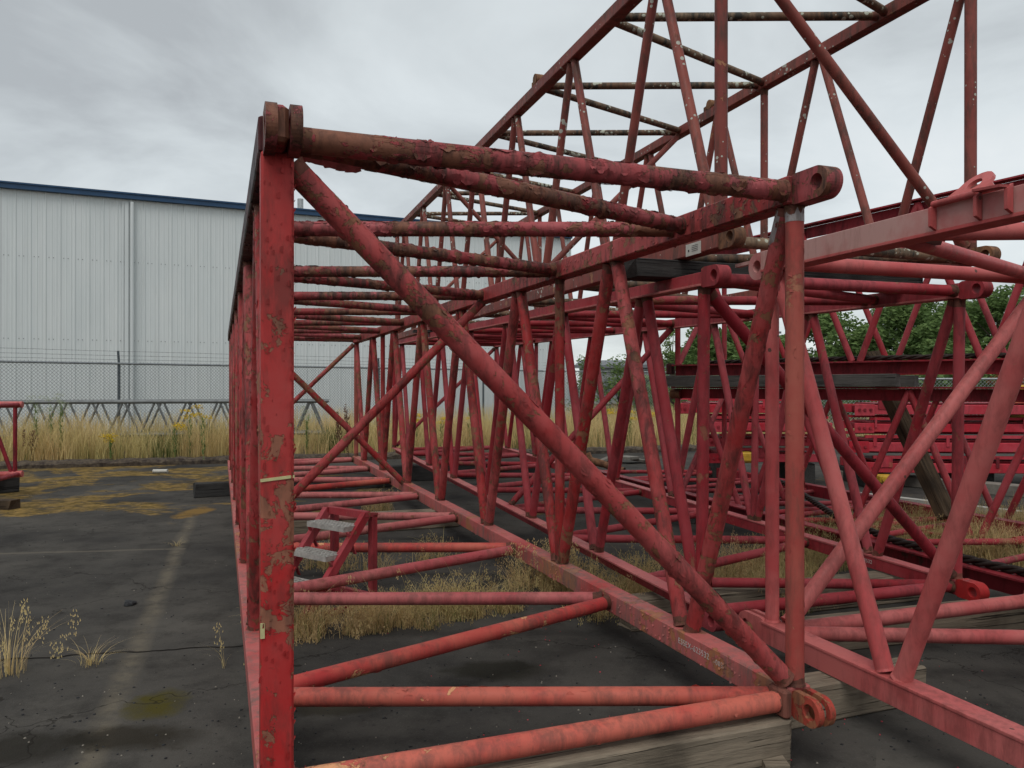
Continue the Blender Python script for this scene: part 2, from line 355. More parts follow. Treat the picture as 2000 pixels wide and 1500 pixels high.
# ---------------------------------------------------------------- lattice sections
def lug(parent, x, y0, z, d, ln, ht, th, mat, fork=False, hole=.034):
    "pin lug that sticks out of a chord end; plates stand in the y-z plane"
    cy=y0-d*(ln-ht*.5); n=36
    mb=MB()
    offs=((-.5,th*.55),(.5,th*.55)) if fork else ((0,th),)
    for (o,tk) in offs:
        outer=[];inner=[]
        for i in range(n):
            a=2*math.pi*i/n; inner.append((x+o*th*1.35,cy+hole*math.cos(a),z+hole*math.sin(a)))
            ca,sa=math.cos(a)*(-d),math.sin(a)
            if ca>=-0.001: yy=cy+(-d)*ca*ht*.5*1.0; zz=z+sa*ht*.5
            else:
                # stretch back to the chord
                k=max(abs(ca),abs(sa)); yy=cy+(-d)*(ca/k)*(ln-ht*.5); zz=z+(sa/k)*ht*.5
            outer.append((x+o*th*1.15,yy,zz))
        inner=[(x+o*th*1.15,cy+(-d)*hole*(math.cos(2*math.pi*i/n)*(-d)),z+hole*math.sin(2*math.pi*i/n)) for i in range(n)]
        mb.ring(outer,inner,(1,0,0),tk)
    return mb.build('pin_lug',mat,parent)

def chord(parent, name, x, z, c, y0, y1, kind, mat, matf=None, side=1, top=True, flak=0):
    mb=MB()
    if kind=='box':
        N=max(1,int(abs(y1-y0)/.6)); 
        mb.bar((x,y0,z),(x,y1,z),c,c,bev=.006)
        if flak:
            rr=random.Random(int(x*100+z*10))
            for _ in range(int(flak*abs(y1-y0))):
                yy=rr.uniform(min(y0,y1),max(y0,y1)); f=rr.random(); s=rr.uniform(.003,.011)
                if f<.5: # inner face
                    X=x+side*c/2; zz=z+rr.uniform(-.45,.45)*c
                    v=[Vector((X+side*.0005,yy,zz)),Vector((X+side*.0005,yy+s*2,zz+rr.uniform(-s,s)*.4)),Vector((X+side*s*.6,yy+s*1.4,zz-s)),Vector((X+side*s*.5,yy+s*.2,zz-s*.8))]
                else:
                    X=x+rr.uniform(-.5,.5)*c; zz=z-c/2
                    v=[Vector((X,yy,zz-.0005)),Vector((X+s,yy,zz-.0005)),Vector((X+s*.8,yy+s,zz-s*.8)),Vector((X,yy+s*1.2,zz-s*.6))]
                mb.add(v,[(0,1,2,3)])
    else:
        # rolled angle: flange (on top for a bottom chord, below for a top chord) and web on one side
        zf=z+c/2-.007 if top else z-c/2+.007
        mb.bar((x,y0,zf),(x,y1,zf),c,.014,bev=.002,mi=1 if matf else 0)
        zw=z-.007 if top else z+.007
        mb.bar((x+side*(c/2-.013),y0,zw),(x+side*(c/2-.013),y1,zw),.016,c-.0145,bev=.002)
    return mb.build(name,[mat,matf] if matf else mat,parent)

def section(name, label, group, loc, yaw, pitch, w, hc, c, bays, p, d, mats, seg=12, r=.04, rp=.038, lace='std', ckind='box', flak=0, post=True, end_near=True, cross=(2.5,4.5), pipes=(1.5,5.5), cmat=None, cside=1):
    E=empty(name,loc,(pitch,0,yaw)); tag(E,label,'crane section',group)
    L=bays*p; H=hc+2*c
    zb=c/2; zt=H-c/2
    def T(nm,a,b,rr,mat,fl=0,ends=True,n=None):
        mb=MB(); a=Vector(a); b=Vector(b); a.y*=d; b.y*=d
        near=(min(a.y,b.y)<5 and flak>0)
        mb.tube(a,b,rr,n or seg,rings=24 if near else 1,wob=.012 if near else 0)
        if flak and fl:
            dn=flak*fl*(1 if near else .5); mb.flakes(a,b,rr,dn,(.017 if nm in('top_brace',) or (nm=='end_strut' and a.z>1) else .0125) if near else .013)
        # weld bead rings
        if seg>=12:
            dd=(b-a).normalized()
            for e,sg in ((a,1),(b,-1)):
                mb.tube(e+dd*sg*.001,e+dd*sg*.013,rr*1.17,n or seg,r2=rr*1.05,mi=1)
                mb.tube(e+dd*sg*.012,e+dd*sg*(.03+.03*random.random()),rr*1.025,n or seg,r2=rr*1.004,mi=1,rings=2,wob=.03)
        return mb.build(nm,[mat,m.get('weldmat',M['weld'])] if seg>=12 else mat,E)
    m=mats
    sI=1
    chs={}
    for (key,x,z,top) in (('BL',0,zb,True),('BR',w,zb,True),('TL',0,zt,False),('TR',w,zt,False)):
        side=(1 if x==0 else -1)*cside
        mt=m.get('ch'+key,m['chord'])
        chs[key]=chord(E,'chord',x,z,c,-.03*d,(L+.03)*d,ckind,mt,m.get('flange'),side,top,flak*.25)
    def zig(c1,c2,nm,mat,fl):
        P={'BL':(0,0),'BR':(1,0),'TL':(0,1),'TR':(1,1)}
        (x1,z1),(x2,z2)=P[c1],P[c2]
        def pt(x,z,y,horizontal):
            if horizontal: # top or bottom face
                return (c/2 if x==0 else w-c/2, y, zb if z==0 else zt)
            return (0 if x==0 else w, y, c if z==0 else H-c)
        hor=(z1==z2)
        o=r*1.15
        for k in range(bays):
            a=pt(x1,z1,k*p+o,hor); b=pt(x2,z2,(k+.5)*p-o,hor)
            T(nm,a,b,r*.96 if hor else r,mat if not(nm=='bottom_brace' and (k*2)>=m.get('nbleach',99) and (k*2)%5!=4) else m['bottom2'],fl)
            a=pt(x2,z2,(k+.5)*p+o,hor); b=pt(x1,z1,(k+1)*p-o,hor)
            T(nm,a,b,r*.96 if hor else r,mat if not(nm=='bottom_brace' and (k*2+1)>=m.get('nbleach',99) and (k*2+1)%5!=4) else m['bottom2'],fl)
    if lace=='std': Z=(('BL','TL','side_brace','side',.8),('TR','BR','side_brace','side',.8),('TL','TR','top_brace','top',1.3),('BR','BL','bottom_brace','bottom',.12))
    else: Z=(('TL','BL','side_brace','side',.8),('BR','TR','side_brace','side',.8),('TR','TL','top_brace','top',1.5),('BL','BR','bottom_brace','bottom',.12))
    for a,b,nm,k,fl in Z: zig(a,b,nm,m[k],fl)
    # end frames
    for y in ((0,L) if end_near else (0,)):
        T('end_strut',(c/2,y,zt),(w-c/2,y,zt),r*1.05,m['top'],1.3)
        T('end_strut',(c/2,y,zb),(w-c/2,y,zb),r*1.05,m['bottom'] if y==0 else m.get('bottom2',m['bottom']),.1)
        if y==0 and 'postL' in m:
            mb=MB(); mb.bar((0,0,c-.001),(0,0,H-c+.001),.105,.105,up=(0,1,0),bev=.008)
            rr=random.Random(3)
            for _ in range(420):
                zz=rr.uniform(c,H-c); s=rr.uniform(.003,.014); e=rr.random()
                if mnoise.noise(Vector((e*2,0,zz*2.4)))<-.1: continue
                if e<.90:
                    X=rr.choice((rr.uniform(-.05,.05),.052,.05)); v=[Vector((X,-.0532,zz)),Vector((X,-.0532,zz+s*1.8)),Vector((X-s*.7,-.0532-s*.5,zz+s*1.5)),Vector((X-s*.9,-.0532-s*.6,zz+s*.2))]
                else:
                    X=.0527; v=[Vector((X,-.05,zz)),Vector((X,-.05+s,zz+s)),Vector((X+s*.5,-.05+s*.8,zz+s*1.6)),Vector((X+s*.6,-.05,zz+s*1.2))]
                mb.add(v,[(0,1,2,3)])
            tp=mb.build('end_post',m['postL'],E)
            tp['label']='square post with scabby paint over brown primer'
        else: T('end_post',(0,y,c),(0,y,H-c),rp,m['post'],.6)
        T('end_post',(w,y,c),(w,y,H-c),rp,m['post'],.3)
    if lace=='std': T('cross_brace',(c*.4,0.01,H-c-.03),(w-c*.4,0.01,c+.03),r*1.05,m['diag'],1.2)
    else: T('cross_brace',(c*.5,0.06,c+.0),(w-c*.4,0.06,H-c-.03),r*1.05,m['diag'],1.2)
    if end_near: T('cross_brace',(w-c*.4,L-.01,H-c-.03),(c*.4,L-.01,c+.03),r*.95,m['side'],.3)
    for i,k in enumerate(cross):
        y=k*p
        if i%2==0: T('cross_brace',(c*.4,y,c),(w-c*.4,y,H-c),r*.95,m['diag2'],.6)
        else: T('cross_brace',(c*.4,y,H-c),(w-c*.4,y,c),r*.95,m['diag2'],.6)
    for k in pipes: T('upright',(w,k*p,c),(w,k*p,H-c),rp*.9,m['side'],.5)
    return E,L,H,chs

# A: the nearest section
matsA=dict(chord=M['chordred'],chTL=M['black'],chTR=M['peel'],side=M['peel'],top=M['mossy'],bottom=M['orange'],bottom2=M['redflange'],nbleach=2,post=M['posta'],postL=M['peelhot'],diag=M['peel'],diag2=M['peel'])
A,LA,HA,chA=section('crane_mast_section','peeling red lattice crane section nearest the camera on a grey timber','lattice crane sections',(-.788,2.63,.20),R(20.35),0,2.134,2.05,.12,7,1.66,1,matsA,seg=16,r=.0415,rp=.039,flak=300)
wA=2.134
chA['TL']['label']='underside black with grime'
mb=MB(); mb.box((.0,-.10,HA-.068),(.05,.19,.115),bev=.012); mb.build('lug_block',M['mossy'],A)
lug(chA['TR'],wA,-.02,HA-.06,1,.22,.13,.08,M['mossy'])
lug(chA['TL'],.01,-.03,HA-.068,1,.19,.14,.066,M['mossy'],True)
lug(chA['BR'],wA,-.03,.055,1,.165,.12,.05,M['peelrust'],True)
lug(chA['BL'],0,-.03,.055,1,.18,.13,.06,M['peelhot'],True)
# welded collars of rust at the front lower right joint
mb=MB(); mb.bar((wA-.10,0,.06),(wA-.058,0,.06),.115,.118,bev=.01); mb.build('joint_plate',M['weld'],A)
mb=MB(); mb.tube((wA,.0,HA-.121),(wA,0,HA-.19),.0400,16); mb.build('bare_joint_collar',M['barepipe'],A)
mb=MB(); a_=Vector((wA,.05,HA-.12)); b_=Vector((wA,.83,.12)); mb.tube(a_,a_+(b_-a_)*.075,.0424,16); mb.build('bare_joint_collar',M['barepipe'],A)
mb=MB(); mb.bar((-.054,-.0545,1.09),(.054,-.0545,1.10),.003,.010); mb.build('tape_scrap',M['tape'],A); mb=MB(); mb.bar((-.054,-.054,.60),(-.040,-.054,.60),.004,.05); mb.build('tape_scrap',M['tape'],A)
# stencilled number on the inner face of the lower right chord
def text(body, parent, loc, rot, size, mat, name='stencilled_number', sp=1.05):
    cu=bpy.data.curves.new(name,'FONT'); cu.body=body; cu.size=size; cu.extrude=.0004; cu.space_character=sp; cu.align_x='LEFT'; cu.align_y='CENTER'
    o=bpy.data.objects.new(name,cu); C.objects.link(o); o.data.materials.append(mat); o.parent=parent; o.location=loc; o.rotation_euler=rot
    dg=bpy.context.evaluated_depsgraph_get(); me=bpy.data.meshes.new_from_object(o.evaluated_get(dg))
    o2=bpy.data.objects.new(name,me); C.objects.link(o2); o2.parent=parent; o2.location=loc; o2.rotation_euler=rot
    bpy.data.objects.remove(o); bpy.data.curves.remove(cu); return o2
# face normal -x, text runs toward -y (towards the camera)
rotL=Matrix(((0,0,-1),(-1,0,0),(0,1,0))).to_euler()
text('ESSEX-623532',chA['BR'],(wA-.0612,.82,.066),rotL,.042,M['white'],sp=1.12)
text('-003',chA['BR'],(wA-.0614,.505,.060),rotL,.036,M['white'],sp=1.2)
text('ESSEX-623532',chA['BL'],(.0,.78,.1206),Matrix(((0,-1,0),(1,0,0),(0,0,1))).to_euler(),.034,M['white'],sp=1.1).rotation_euler=(0,0,R(-90))

# D: section in the next row
matsD=dict(chord=M['red'],flange=M['redflange'],side=M['red'],top=M['red'],bottom=M['red'],post=M['red'],diag=M['dark'],diag2=M['red'])
Dd,LD,HD,chD=section('crane_mast_section','smoother red lattice crane section in the second row carrying the rusty lichened one','lattice crane sections',(1.128,4.68,.20),R(18.52),R(.86),1.971,1.884,.10,7,1.49,1,matsD,r=.036,rp=.036,ckind='angle')
wD=1.971
for k,x,z in (('TL',0,HD-.05),('TR',wD,HD-.05),('BR',wD,.05),('BL',0,.05)): lug(chD[k],x,-.03,z,1,.19,.12,.08,M['red'] if k!='BR' else M['peelhot'])
text('ESSEX-623532',chD['BR'],(wD-.0515,.95,.05),rotL,.04,M['white'])
# B: on top of D
matsB=dict(chord=M['brown'],side=M['brown'],top=M['lichen'],bottom=M['lichen'],post=M['brown'],diag=M['brown'],diag2=M['brown'])
B,LB,HB,chB=section('crane_mast_section','brownish lichen spotted lattice section stacked highest against the sky','lattice crane sections',(1.25,4.70,CAMZ+.815),R(18.9),R(.15),1.971,1.884,.10,7,1.49,1,matsB,r=.034,rp=.039,ckind='box')
for k,x,z in (('TL',0,HB-.05),('TR',wD,HB-.05),('BR',wD,.05),('BL',0,.05)): lug(chB[k],x,-.03,z,1,.17,.12,.075,M['rust'])
mb=MB(); mb.box((-.053,.22,.035),(.004,.17,.075)); pl=mb.build('maker_plate',M['whiteplate'],B)
mb=MB(); mb.box((-.0555,.27,.03),(.002,.012,.014)); 
for i in range(4): mb.box((-.0555,.20,.055-.011*i),(.0012,.07,.0025))
mb.build('plate_print',M['blackrub'],pl)
# connector stubs on top of B
for (x,y) in ((0,3.05),(wD,3.1)):
    mb=MB(); mb.tube((x-.05,y,HB+.045),(x+.05,y,HB+.045),.05,12); mb.box((x,y+.07,HB+.03),(.07,.12,.058),bev=.01); mb.build('cable_guide',M['rust'],B)

rs=random.Random(77)
mb=MB(); a_=Vector((.06,.05,HA-.06)); b_=Vector((wA-.06,.79,HA-.06)); dd=(b_-a_); LL=dd.length; dd/=LL; sd_=dd.cross(Vector((0,0,1))).normalized()
for (t0_,ln_,an0,wd_,lf_) in ((.10,.16,-1.9,.05,.030),(.22,.30,.9,.035,.012),(.48,.12,1.0,.03,.012),(.62,.34,.8,.04,.014),(.86,.26,.9,.035,.014),(1.25,.16,1.1,.03,.01),(.02,.12,-1.7,.05,.026)):
    K=14; vv=[]
    for i in range(K+1):
        q=i/K; env=(math.sin(math.pi*(.04+.92*q))**.6)*rs.uniform(.55,1.05)
        for jj in range(4):
            g_=jj/3; an=an0+g_*wd_*env/.042; rad_=.0402+lf_*(g_**1.6)*env
            c_=a_+dd*(t0_+ln_*q+rs.uniform(-.004,.004)); vv.append(c_+(Vector((0,0,1))*math.sin(an)+sd_*-math.cos(an))*rad_)
    mb.add(vv,[(i*4+j,(i+1)*4+j,(i+1)*4+j+1,i*4+j+1) for i in range(K) for j in range(3)],0,True)
pk=mb.build('loose_paint_sheet',M['pinkchip'],A); pk['kind']='stuff'

# C: salmon section to the right, running past the camera
matsC=dict(weldmat=M['salmon'],chord=M['salmon'],flange=M['salmon'],chTL=M['salmonpale'],side=M['salmon'],top=M['salmon'],bottom=M['salmon'],post=M['salmon'],diag=M['salmon'],diag2=M['salmon'])
Cc,LC,HC,chC=section('crane_mast_section','salmon pink lattice crane section at the right edge with a pinned fork end','lattice crane sections',(1.43,4.32,.19),R(18.9),R(.0),1.971,1.918,.115,4,1.70,-1,matsC,seg=18,r=.0405,rp=.037,lace='alt',ckind='angle',cross=(2.5,),pipes=(),cside=-1)
# fork and pin at the far lower end of C, end block at the upper one, bracket and gusset
lug(chC['BL'],0,.02,.05,-1,.24,.15,.05,M['salmon'],True)
mb=MB(); mb.tube((-.17,.15,.04),(.09,.15,.04),.035,14); mb.tube((-.175,.15,.04),(-.13,.15,.04),.042,14); mb.build('pin',M['rust'],Cc)
lug(chC['TL'],0,.02,HC-.075,-1,.13,.15,.09,M['salmonpale'])
mb=MB(); mb.box((.02,.24,HC-.03),(.03,.22,.02)); mb.build('end_tongue',M['salmonpale'],chC['TL'])
mb=MB(); zt=HC-.115/2
mb.prism([(.05,-.48,zt),(.05,-1.1,zt),(.42,-.72,zt)],(0,0,1),.012); mb.build('gusset_plate',M['greysteel'],Cc)
br=MB(); yb=-1.27
n=18; outer=[];inner=[]
for i in range(n):
    a=2*math.pi*i/n; ca,sa=math.cos(a),math.sin(a)
    inner.append(Vector((-.0+0.022*sa,yb+.030*ca,HC+.058+.022*sa)))
    if sa>=0: outer.append(Vector((-.0+.055*sa,yb+.070*ca,HC+.058+.052*sa)))
    else: k_=max(abs(ca),abs(sa)); outer.append(Vector((-.0-.04*abs(sa)/k_,yb+.070*ca/k_*(1+.8*abs(sa)/k_),HC+.060-.055*abs(sa)/k_)))
br.ring(outer,inner,(1,0,-.8),.016)
br.build('bracket_eye',M['salmon'],Cc)
br=MB(); br.tube((-.07,yb+.14,HC+.005),(-.07,yb-.06,HC+.005),.014,10)
for yy in (yb+.14,yb-.07,yb-.20):
    br.prism([(-.058,yy,HC-.10),(-.058,yy,HC+.012),(-.088,yy,HC-.01),(-.088,yy,HC-.085)],(0,1,0),.014)
br.bar((-.075,yb-.07,HC+.012),(-.09,yb-.20,HC+.0),.05,.010); br.build('bracket',M['salmon'],Cc)

# ---------------------------------------------------------------- third row: low lattice panel, jib sections F on G
def P3(o,u,v,a,b,z): return o+u*a+v*b+Vector((0,0,z))
uE=Vector((2.3,-7.4,0)).normalized(); vE=Vector((.955,.297,0))
e0=Vector((1.2,12.75,0))
Ee=empty('lattice_panel',tuple(e0),(0,0,math.atan2(uE.y,uE.x))); tag(Ee,'low flat red lattice panel lying on the ground behind the second row','lattice panel')
LE=9.6
for x in (0,-2.0):
    mb=MB(); yy=-x
    mb.bar((0,yy,.273),(LE,yy,.273),.12,.014); mb.bar((0,yy+(.05 if x==0 else -.05),.2),(LE,yy+(.05 if x==0 else -.05),.2),.016,.13)
    mb.build('chord',[M['dark']],Ee)
pE=1.2
for k in range(8):
    for (a,b) in (((k*pE,.06),((k+.5)*pE-.05,1.94)),(((k+.5)*pE+.05,1.94),((k+1)*pE-.05,.06))):
        mb=MB(); mb.tube((a[0]+.04,a[1],.20),(b[0],b[1],.20),.03,8); mb.build('lattice_bar',M['red'],Ee)

u=Vector((.744,-.668,0)); v=Vector((.668,.744,0)); o=Vector((1.96,9.5,0))
def jib(name,label,z0,z1a,z1b,Lj,wj,ph,pitch,mat,matc,c=.13,r=.034,cb=None):
    cb=cb or c
    Ej=empty(name,(o.x,o.y,z0),(0,0,math.atan2(u.y,u.x))); tag(Ej,label,'jib section','jib sections stacked behind the second row')
    ztop=lambda x: (z1a+(z1b-z1a)*x/3.66)-z0
    for b in (0,wj):
        mb=MB(); sd=1 if b==0 else -1
        mb.bar((0,b,cb-.008),(Lj,b,cb-.008),cb,.016); mb.bar((0,b+sd*cb*.35,cb/2-.008),(Lj,b+sd*cb*.35,cb/2-.008),.016,cb-.016)
        mb.build('chord',matc,Ej)
        mb=MB(); mb.bar((0,b,ztop(0)+.008),(Lj,b,ztop(Lj)+.008),c,.016); mb.bar((0,b+sd*.045,ztop(0)-c/2),(Lj,b+sd*.045,ztop(Lj)-c/2),.016,c-.016)
        mb.build('chord',matc,Ej)
        k=0; x=ph
        while x<Lj-.2:
            for a,bq in ((x-pitch/2,x-.04),(x+pitch/2,x+.04)):
                if a<.03: a=.05
                mb=MB(); mb.tube((bq,b,cb),(a,b,ztop(a)-.02),r,8); mb.build('side_brace',mat,Ej)
            x+=pitch
        mb=MB(); mb.tube((.05,b,cb),(.05,b,ztop(0)-.02),r,8); mb.build('end_post',mat,Ej)
    x=.0
    while x<Lj-.3:
        for zz in (c/2,):
            mb=MB(); mb.tube((x+.05,.05,zz),(x+pitch/2,wj-.05,zz),r*.9,8); mb.build('bottom_brace',mat,Ej)
        mb=MB(); mb.tube((x+.05,.05,ztop(x)-c/2),(x+pitch/2,wj-.05,ztop(x+pitch/2)-c/2),r*.9,8); mb.build('top_brace',mat,Ej)
        x+=pitch
    mb=MB(); mb.tube((.06,0,c),(.06,wj,ztop(0)-.05),r,8); mb.build('cross_brace',mat,Ej)
    return Ej
Gj=jib('jib_section','lower dark red jib section standing on the asphalt under timber packing',.12,1.57,1.57,6.4,1.2,.9,1.15,M['red'],M['dark'],cb=.06)
Fj=jib('jib_section','upper dark red jib section raised on timbers in front of the trees',1.72,3.16,3.49,6.4,1.2,.95,1.17,M['red'],M['dark'])
mb=MB(); mb.tube((-.03,.0,1.38),(.10,.0,1.38),.06,14,cap=False); mb.build('open_pipe_end',M['rust'],Gj)
mb=MB(); mb.box((-.05,0,.08),(.07,.10,.13),bev=.01); mb.build('end_block',M['black'],Fj)

def rope_obj(name,label,pts,r,parent=None,mat=None):
    mb=MB(); N=len(pts); tw=5
    # three twisted strands
    path=[]
    for a,b in zip(pts[:-1],pts[1:]):
        a=Vector(a);b=Vector(b); k=max(2,int((b-a).length/.03))
        for i in range(k): path.append(a.lerp(b,i/k))
    path.append(Vector(pts[-1]))
    for s in range(3):
        rings=[]
        for i,p in enumerate(path):
            d=(path[min(i+1,len(path)-1)]-path[max(i-1,0)]).normalized()
            uu=d.cross(Vector((0,0,1))).normalized(); ww=uu.cross(d)
            an=i*.55+s*2.0944; c=p+uu*math.cos(an)*r*.55+ww*math.sin(an)*r*.55
            rings.append([c+uu*math.cos(k*1.2566)*r*.55+ww*math.sin(k*1.2566)*r*.55 for k in range(5)])
        vs=[q for rg in rings for q in rg]
        mb.add(vs,[(i*5+k,i*5+(k+1)%5,(i+1)*5+(k+1)%5,(i+1)*5+k) for i in range(len(rings)-1) for k in range(5)],0,True)
    ob=mb.build(name,mat or M['rope'],parent)
    if label: tag(ob,label,'wire rope')
    return ob
# ropes
zr=1.72+.13+.03
rp=[o+u*.2+v*.35+Vector((0,0,zr)),o+u*2.0+v*.06+Vector((0,0,zr)),o+u*4.0+v*.05+Vector((0,0,zr-.0)),o+u*6.2+v*.2+Vector((0,0,zr))]
rope_obj('wire_rope','dark wire rope running along the upper jib section in front of the trees',rp,.026)
zz=.31
rope_obj('wire_rope','thick greasy wire rope lying on the low lattice panel at the right edge',[e0+uE*t+vE*w+Vector((0,0,zz)) for t,w in ((9.4,.28),(8.3,.12),(7.4,.03),(6.5,.05),(5.5,.35),(4.4,.9),(3.2,1.5),(2.0,1.9))],.032)

# ---------------------------------------------------------------- timbers
def timber(p,q,wd,ht,mat,label,seed=1,name='timber',grp=None,slope=None):
    p=Vector(p); q=Vector(q); d=q-p; L=d.length; rr=random.Random(seed)
    mb=MB(); N=max(3,int(L/.15)); vs=[]
    prof=[(-.5,-.46),(-.46,-.5),(.46,-.5),(.5,-.46),(.5,.45),(.45,.5),(-.45,.5),(-.5,.45)]
    for i in range(N+1):
        t=-L/2+L*i/N
        for a,b in prof:
            k=Vector((t*2,a*3+seed,b*3)); j=mnoise.noise(k)*.06
            vs.append(Vector((t+(rr.uniform(-.02,.02) if i in(0,N) else 0),a*wd*(1+j),b*ht*(1+j*.7))))
    mb.add(vs,[(i*8+k,(i+1)*8+k,(i+1)*8+(k+1)%8,i*8+(k+1)%8) for i in range(N) for k in range(8)]+[tuple(range(8)),tuple(range(N*8+7,N*8-1,-1))])
    ob=mb.build(name,mat); ob.location=(p+q)/2
    ob.rotation_mode='QUATERNION'; x=d.normalized(); y=Vector((0,0,1)).cross(x).normalized(); z=x.cross(y)
    ob.rotation_quaternion=Matrix((x,y,z)).transposed().to_quaternion()
    return tag(ob,label,'timber',grp)
eA=Vector((.938,.348,0)); fA=Vector((-.348,.938,0)); OA=Vector((-.788,2.63,0))
def onA(a,s,z): return OA+eA*a+fA*s+Vector((0,0,z))
timber(onA(-.35,.02,.10),onA(wA-.07,.02,.10),.17,.196,M['wood'],'pale weathered timber under the front end of the nearest section',3)
timber(onA(-.52,9.4,.10),onA(wA+.2,9.6,.10),.2,.196,M['wooddark'],'dark timber poking out on the left under the far end of the nearest section',4)
timber(onA(.10,5.9,.10),onA(wA+.2,5.9,.10),.2,.196,M['wood'],'split timber under the middle of the nearest section',5)
p0=G(1560,1392,.0); timber(Vector((1.25,3.72,.094)),Vector((2.05,4.03,.094)),.16,.184,M['wood'],'short pale timber between the nearest section and the salmon one',6)
eD=Vector((.948,.3176,0)); fD=Vector((-.3176,.948,0)); OD=Vector((1.128,4.68,0))
def onD(a,s,z): return OD+eD*a+fD*s+Vector((0,0,z))
timber(onD(-.2,.6,.10),onD(wD+.25,.6,.10),.2,.196,M['wood'],'low timber under the front end of the second row section',8)
timber(onD(-.3,9.0,.13),onD(wD+.4,9.0,.13),.2,.26,M['wooddark'],'dark timber under the far end of the second row section',9)
zD=.20+HD
timber(onD(-.22,.50,zD+.0685),onD(wD+.12,.50,zD+.0685),.22,.118,M['wooddark'],'charcoal grey timber between the second row section and the one stacked on it, near end',10)
timber(onD(-.2,7.6,zD+.133),onD(wD+.2,7.6,zD+.133),.2,.034,M['wooddark'],'charcoal grey timber between the two stacked sections, far end',11)
timber(Vector((1.30,4.62,0))+Vector((.42,.1,.094)),Vector((4.6,5.6,.094)),.15,.184,M['wood'],'long timber under the far end of the salmon section',12)
timber(o+u*.0-v*.1+Vector((0,0,1.652)),o+u*2.55-v*.1+Vector((0,0,1.652)),.2,.125,M['woodgrey'],'dark timber packing lying along between the two jib sections',13)
timber(o+u*.1+v*1.15+Vector((0,0,1.652)),o+u*2.4+v*1.15+Vector((0,0,1.652)),.2,.125,M['woodgrey'],'grey timber packing along the rear of the two jib sections',19)
timber(e0+uE*1.0-vE*.2+Vector((0,0,.065)),e0+uE*1.0+vE*2.3+Vector((0,0,.065)),.15,.13,M['wooddark'],'low timber under the far end of the lattice panel',61)
timber(e0+uE*8.2-vE*.05+Vector((0,0,.065)),e0+uE*8.2+vE*2.2+Vector((0,0,.065)),.15,.13,M['wooddark'],'low timber under the near end of the lattice panel',62)
timber(W(1700,692,8.6),W(1850,1010,7.6)+Vector((0,0,-.0)),.15,.13,M['woodbrown'],'brown timber leaning steeply through the stacked jib sections',14)
timber(o+u*.3-v*.2+Vector((0,0,.06)),o+u*.3+v*1.5+Vector((0,0,.06)),.2,.11,M['wooddark'],'stub timber under the left end of the lower jib section',15)
timber(o+u*3.9-v*.2+Vector((0,0,.06)),o+u*3.9+v*1.5+Vector((0,0,.06)),.2,.11,M['wooddark'],'stub timber under the right part of the lower jib section',16)
timber(Vector((-7.9,10.3,.06)),Vector((-6.45,10.2,.06)),.2,.12,M['woodbrown'],'brown timber end resting on the moss at the left edge',17)
timber(G(1530,950,.05),G(2060,1012,.05),.10,.08,plain('white_board',(.5,.48,.43),.8,0,.3,12),'long pale board lying beyond the low panel on the right',18,'board')
timber(G(1620,925,.08),G(2100,968,.08),.28,.16,M['conc'],'pale concrete kerb stone strip on the asphalt at the right',20,'kerb_stone')
# broken stake in the foreground
mb=MB(); a=G(1508,1470); mb.prism([a+Vector(q) for q in ((-.045,0,-.02),(.06,0,-.02),(.065,.02,.05),(.02,.08,.10),(-.01,.09,.11),(-.03,.05,.08))],(0,1,0),.05)
mb2=MB(); base=G(1503,1500); tipd=G(1510,1450)
pts=[base+Vector((-.05,-.1,.035)),base+Vector((.05,-.1,.035)),base+Vector((.045,.12,.045)),base+Vector((.012,.20,.05)),base+Vector((-.02,.17,.048)),base+Vector((-.045,.10,.045))]
mb2.prism(pts,(0,0,1),.05)
tag(mb2.build('wood_stub',M['wood']),'split stub of wood on the asphalt at the bottom edge','wood stub')

# ---------------------------------------------------------------- step ladder inside A
Sx=Vector((.80,-.60,0)); Sd=Vector((-.60,-.80,0)); S0=Vector((-1.30,5.72,0))
St=empty('step_stool',tuple(S0),(0,0,math.atan2(Sx.y,Sx.x))); tag(St,'small red step stool with three perforated grey treads standing inside the nearest section','step stool')
# local: x along tread, y away from the treads' descent  (descends toward -y)
hw=.21
for i,(yy,zz) in enumerate(((0,.60),(-.16,.42),(-.32,.24))):
    mb=MB(); tx=hw*2-.02; ty=.15
    mb.box((0,yy-ty/2,zz-.018),(tx,.008,.034)); mb.box((0,yy+ty/2,zz-.018),(tx,.008,.034)); mb.box((-tx/2,yy,zz-.018),(.008,ty,.034)); mb.box((tx/2,yy,zz-.018),(.008,ty,.034))
    nx=12
    for a in range(4): mb.box((0,yy-ty/2+.02+a*.037,zz),(tx,.012,.006))
    for b in range(nx+1): mb.box((-tx/2+tx*b/nx,yy,zz-.0015),(.012,ty,.006))
    mb.build('tread',M['tread'],St)
    for sx in (-1,1):
        mb=MB(); mb.bar((sx*hw,yy-.05,zz-.04),(sx*hw,yy+.02,zz-.20),.03,.008,up=(0,1,0)); mb.build('tread_bracket',M['red'],St)
for sx in (-1,1):
    mb=MB(); mb.bar((sx*hw,-.46,.0),(sx*hw,.12,.665),.045,.06,up=(0,1,0)); mb.build('stringer',M['red'],St)
    mb=MB(); mb.bar((sx*hw,.19,.0),(sx*hw,.19,.66),.05,.05,up=(0,1,0),bev=.003); mb.build('leg',M['red'],St)
    mb=MB(); mb.bar((sx*hw,.10,.668),(sx*hw,.22,.655),.05,.03); mb.build('side_rail',M['red'],St)
    mb=MB(); mb.bar((sx*hw,-.45,.03),(sx*hw,.19,.03),.03,.04); mb.build('base_rail',M['red'],St)
mb=MB(); mb.bar((-hw,.14,.66),(hw,.14,.66),.05,.05); mb.build('top_rail',M['red'],St)
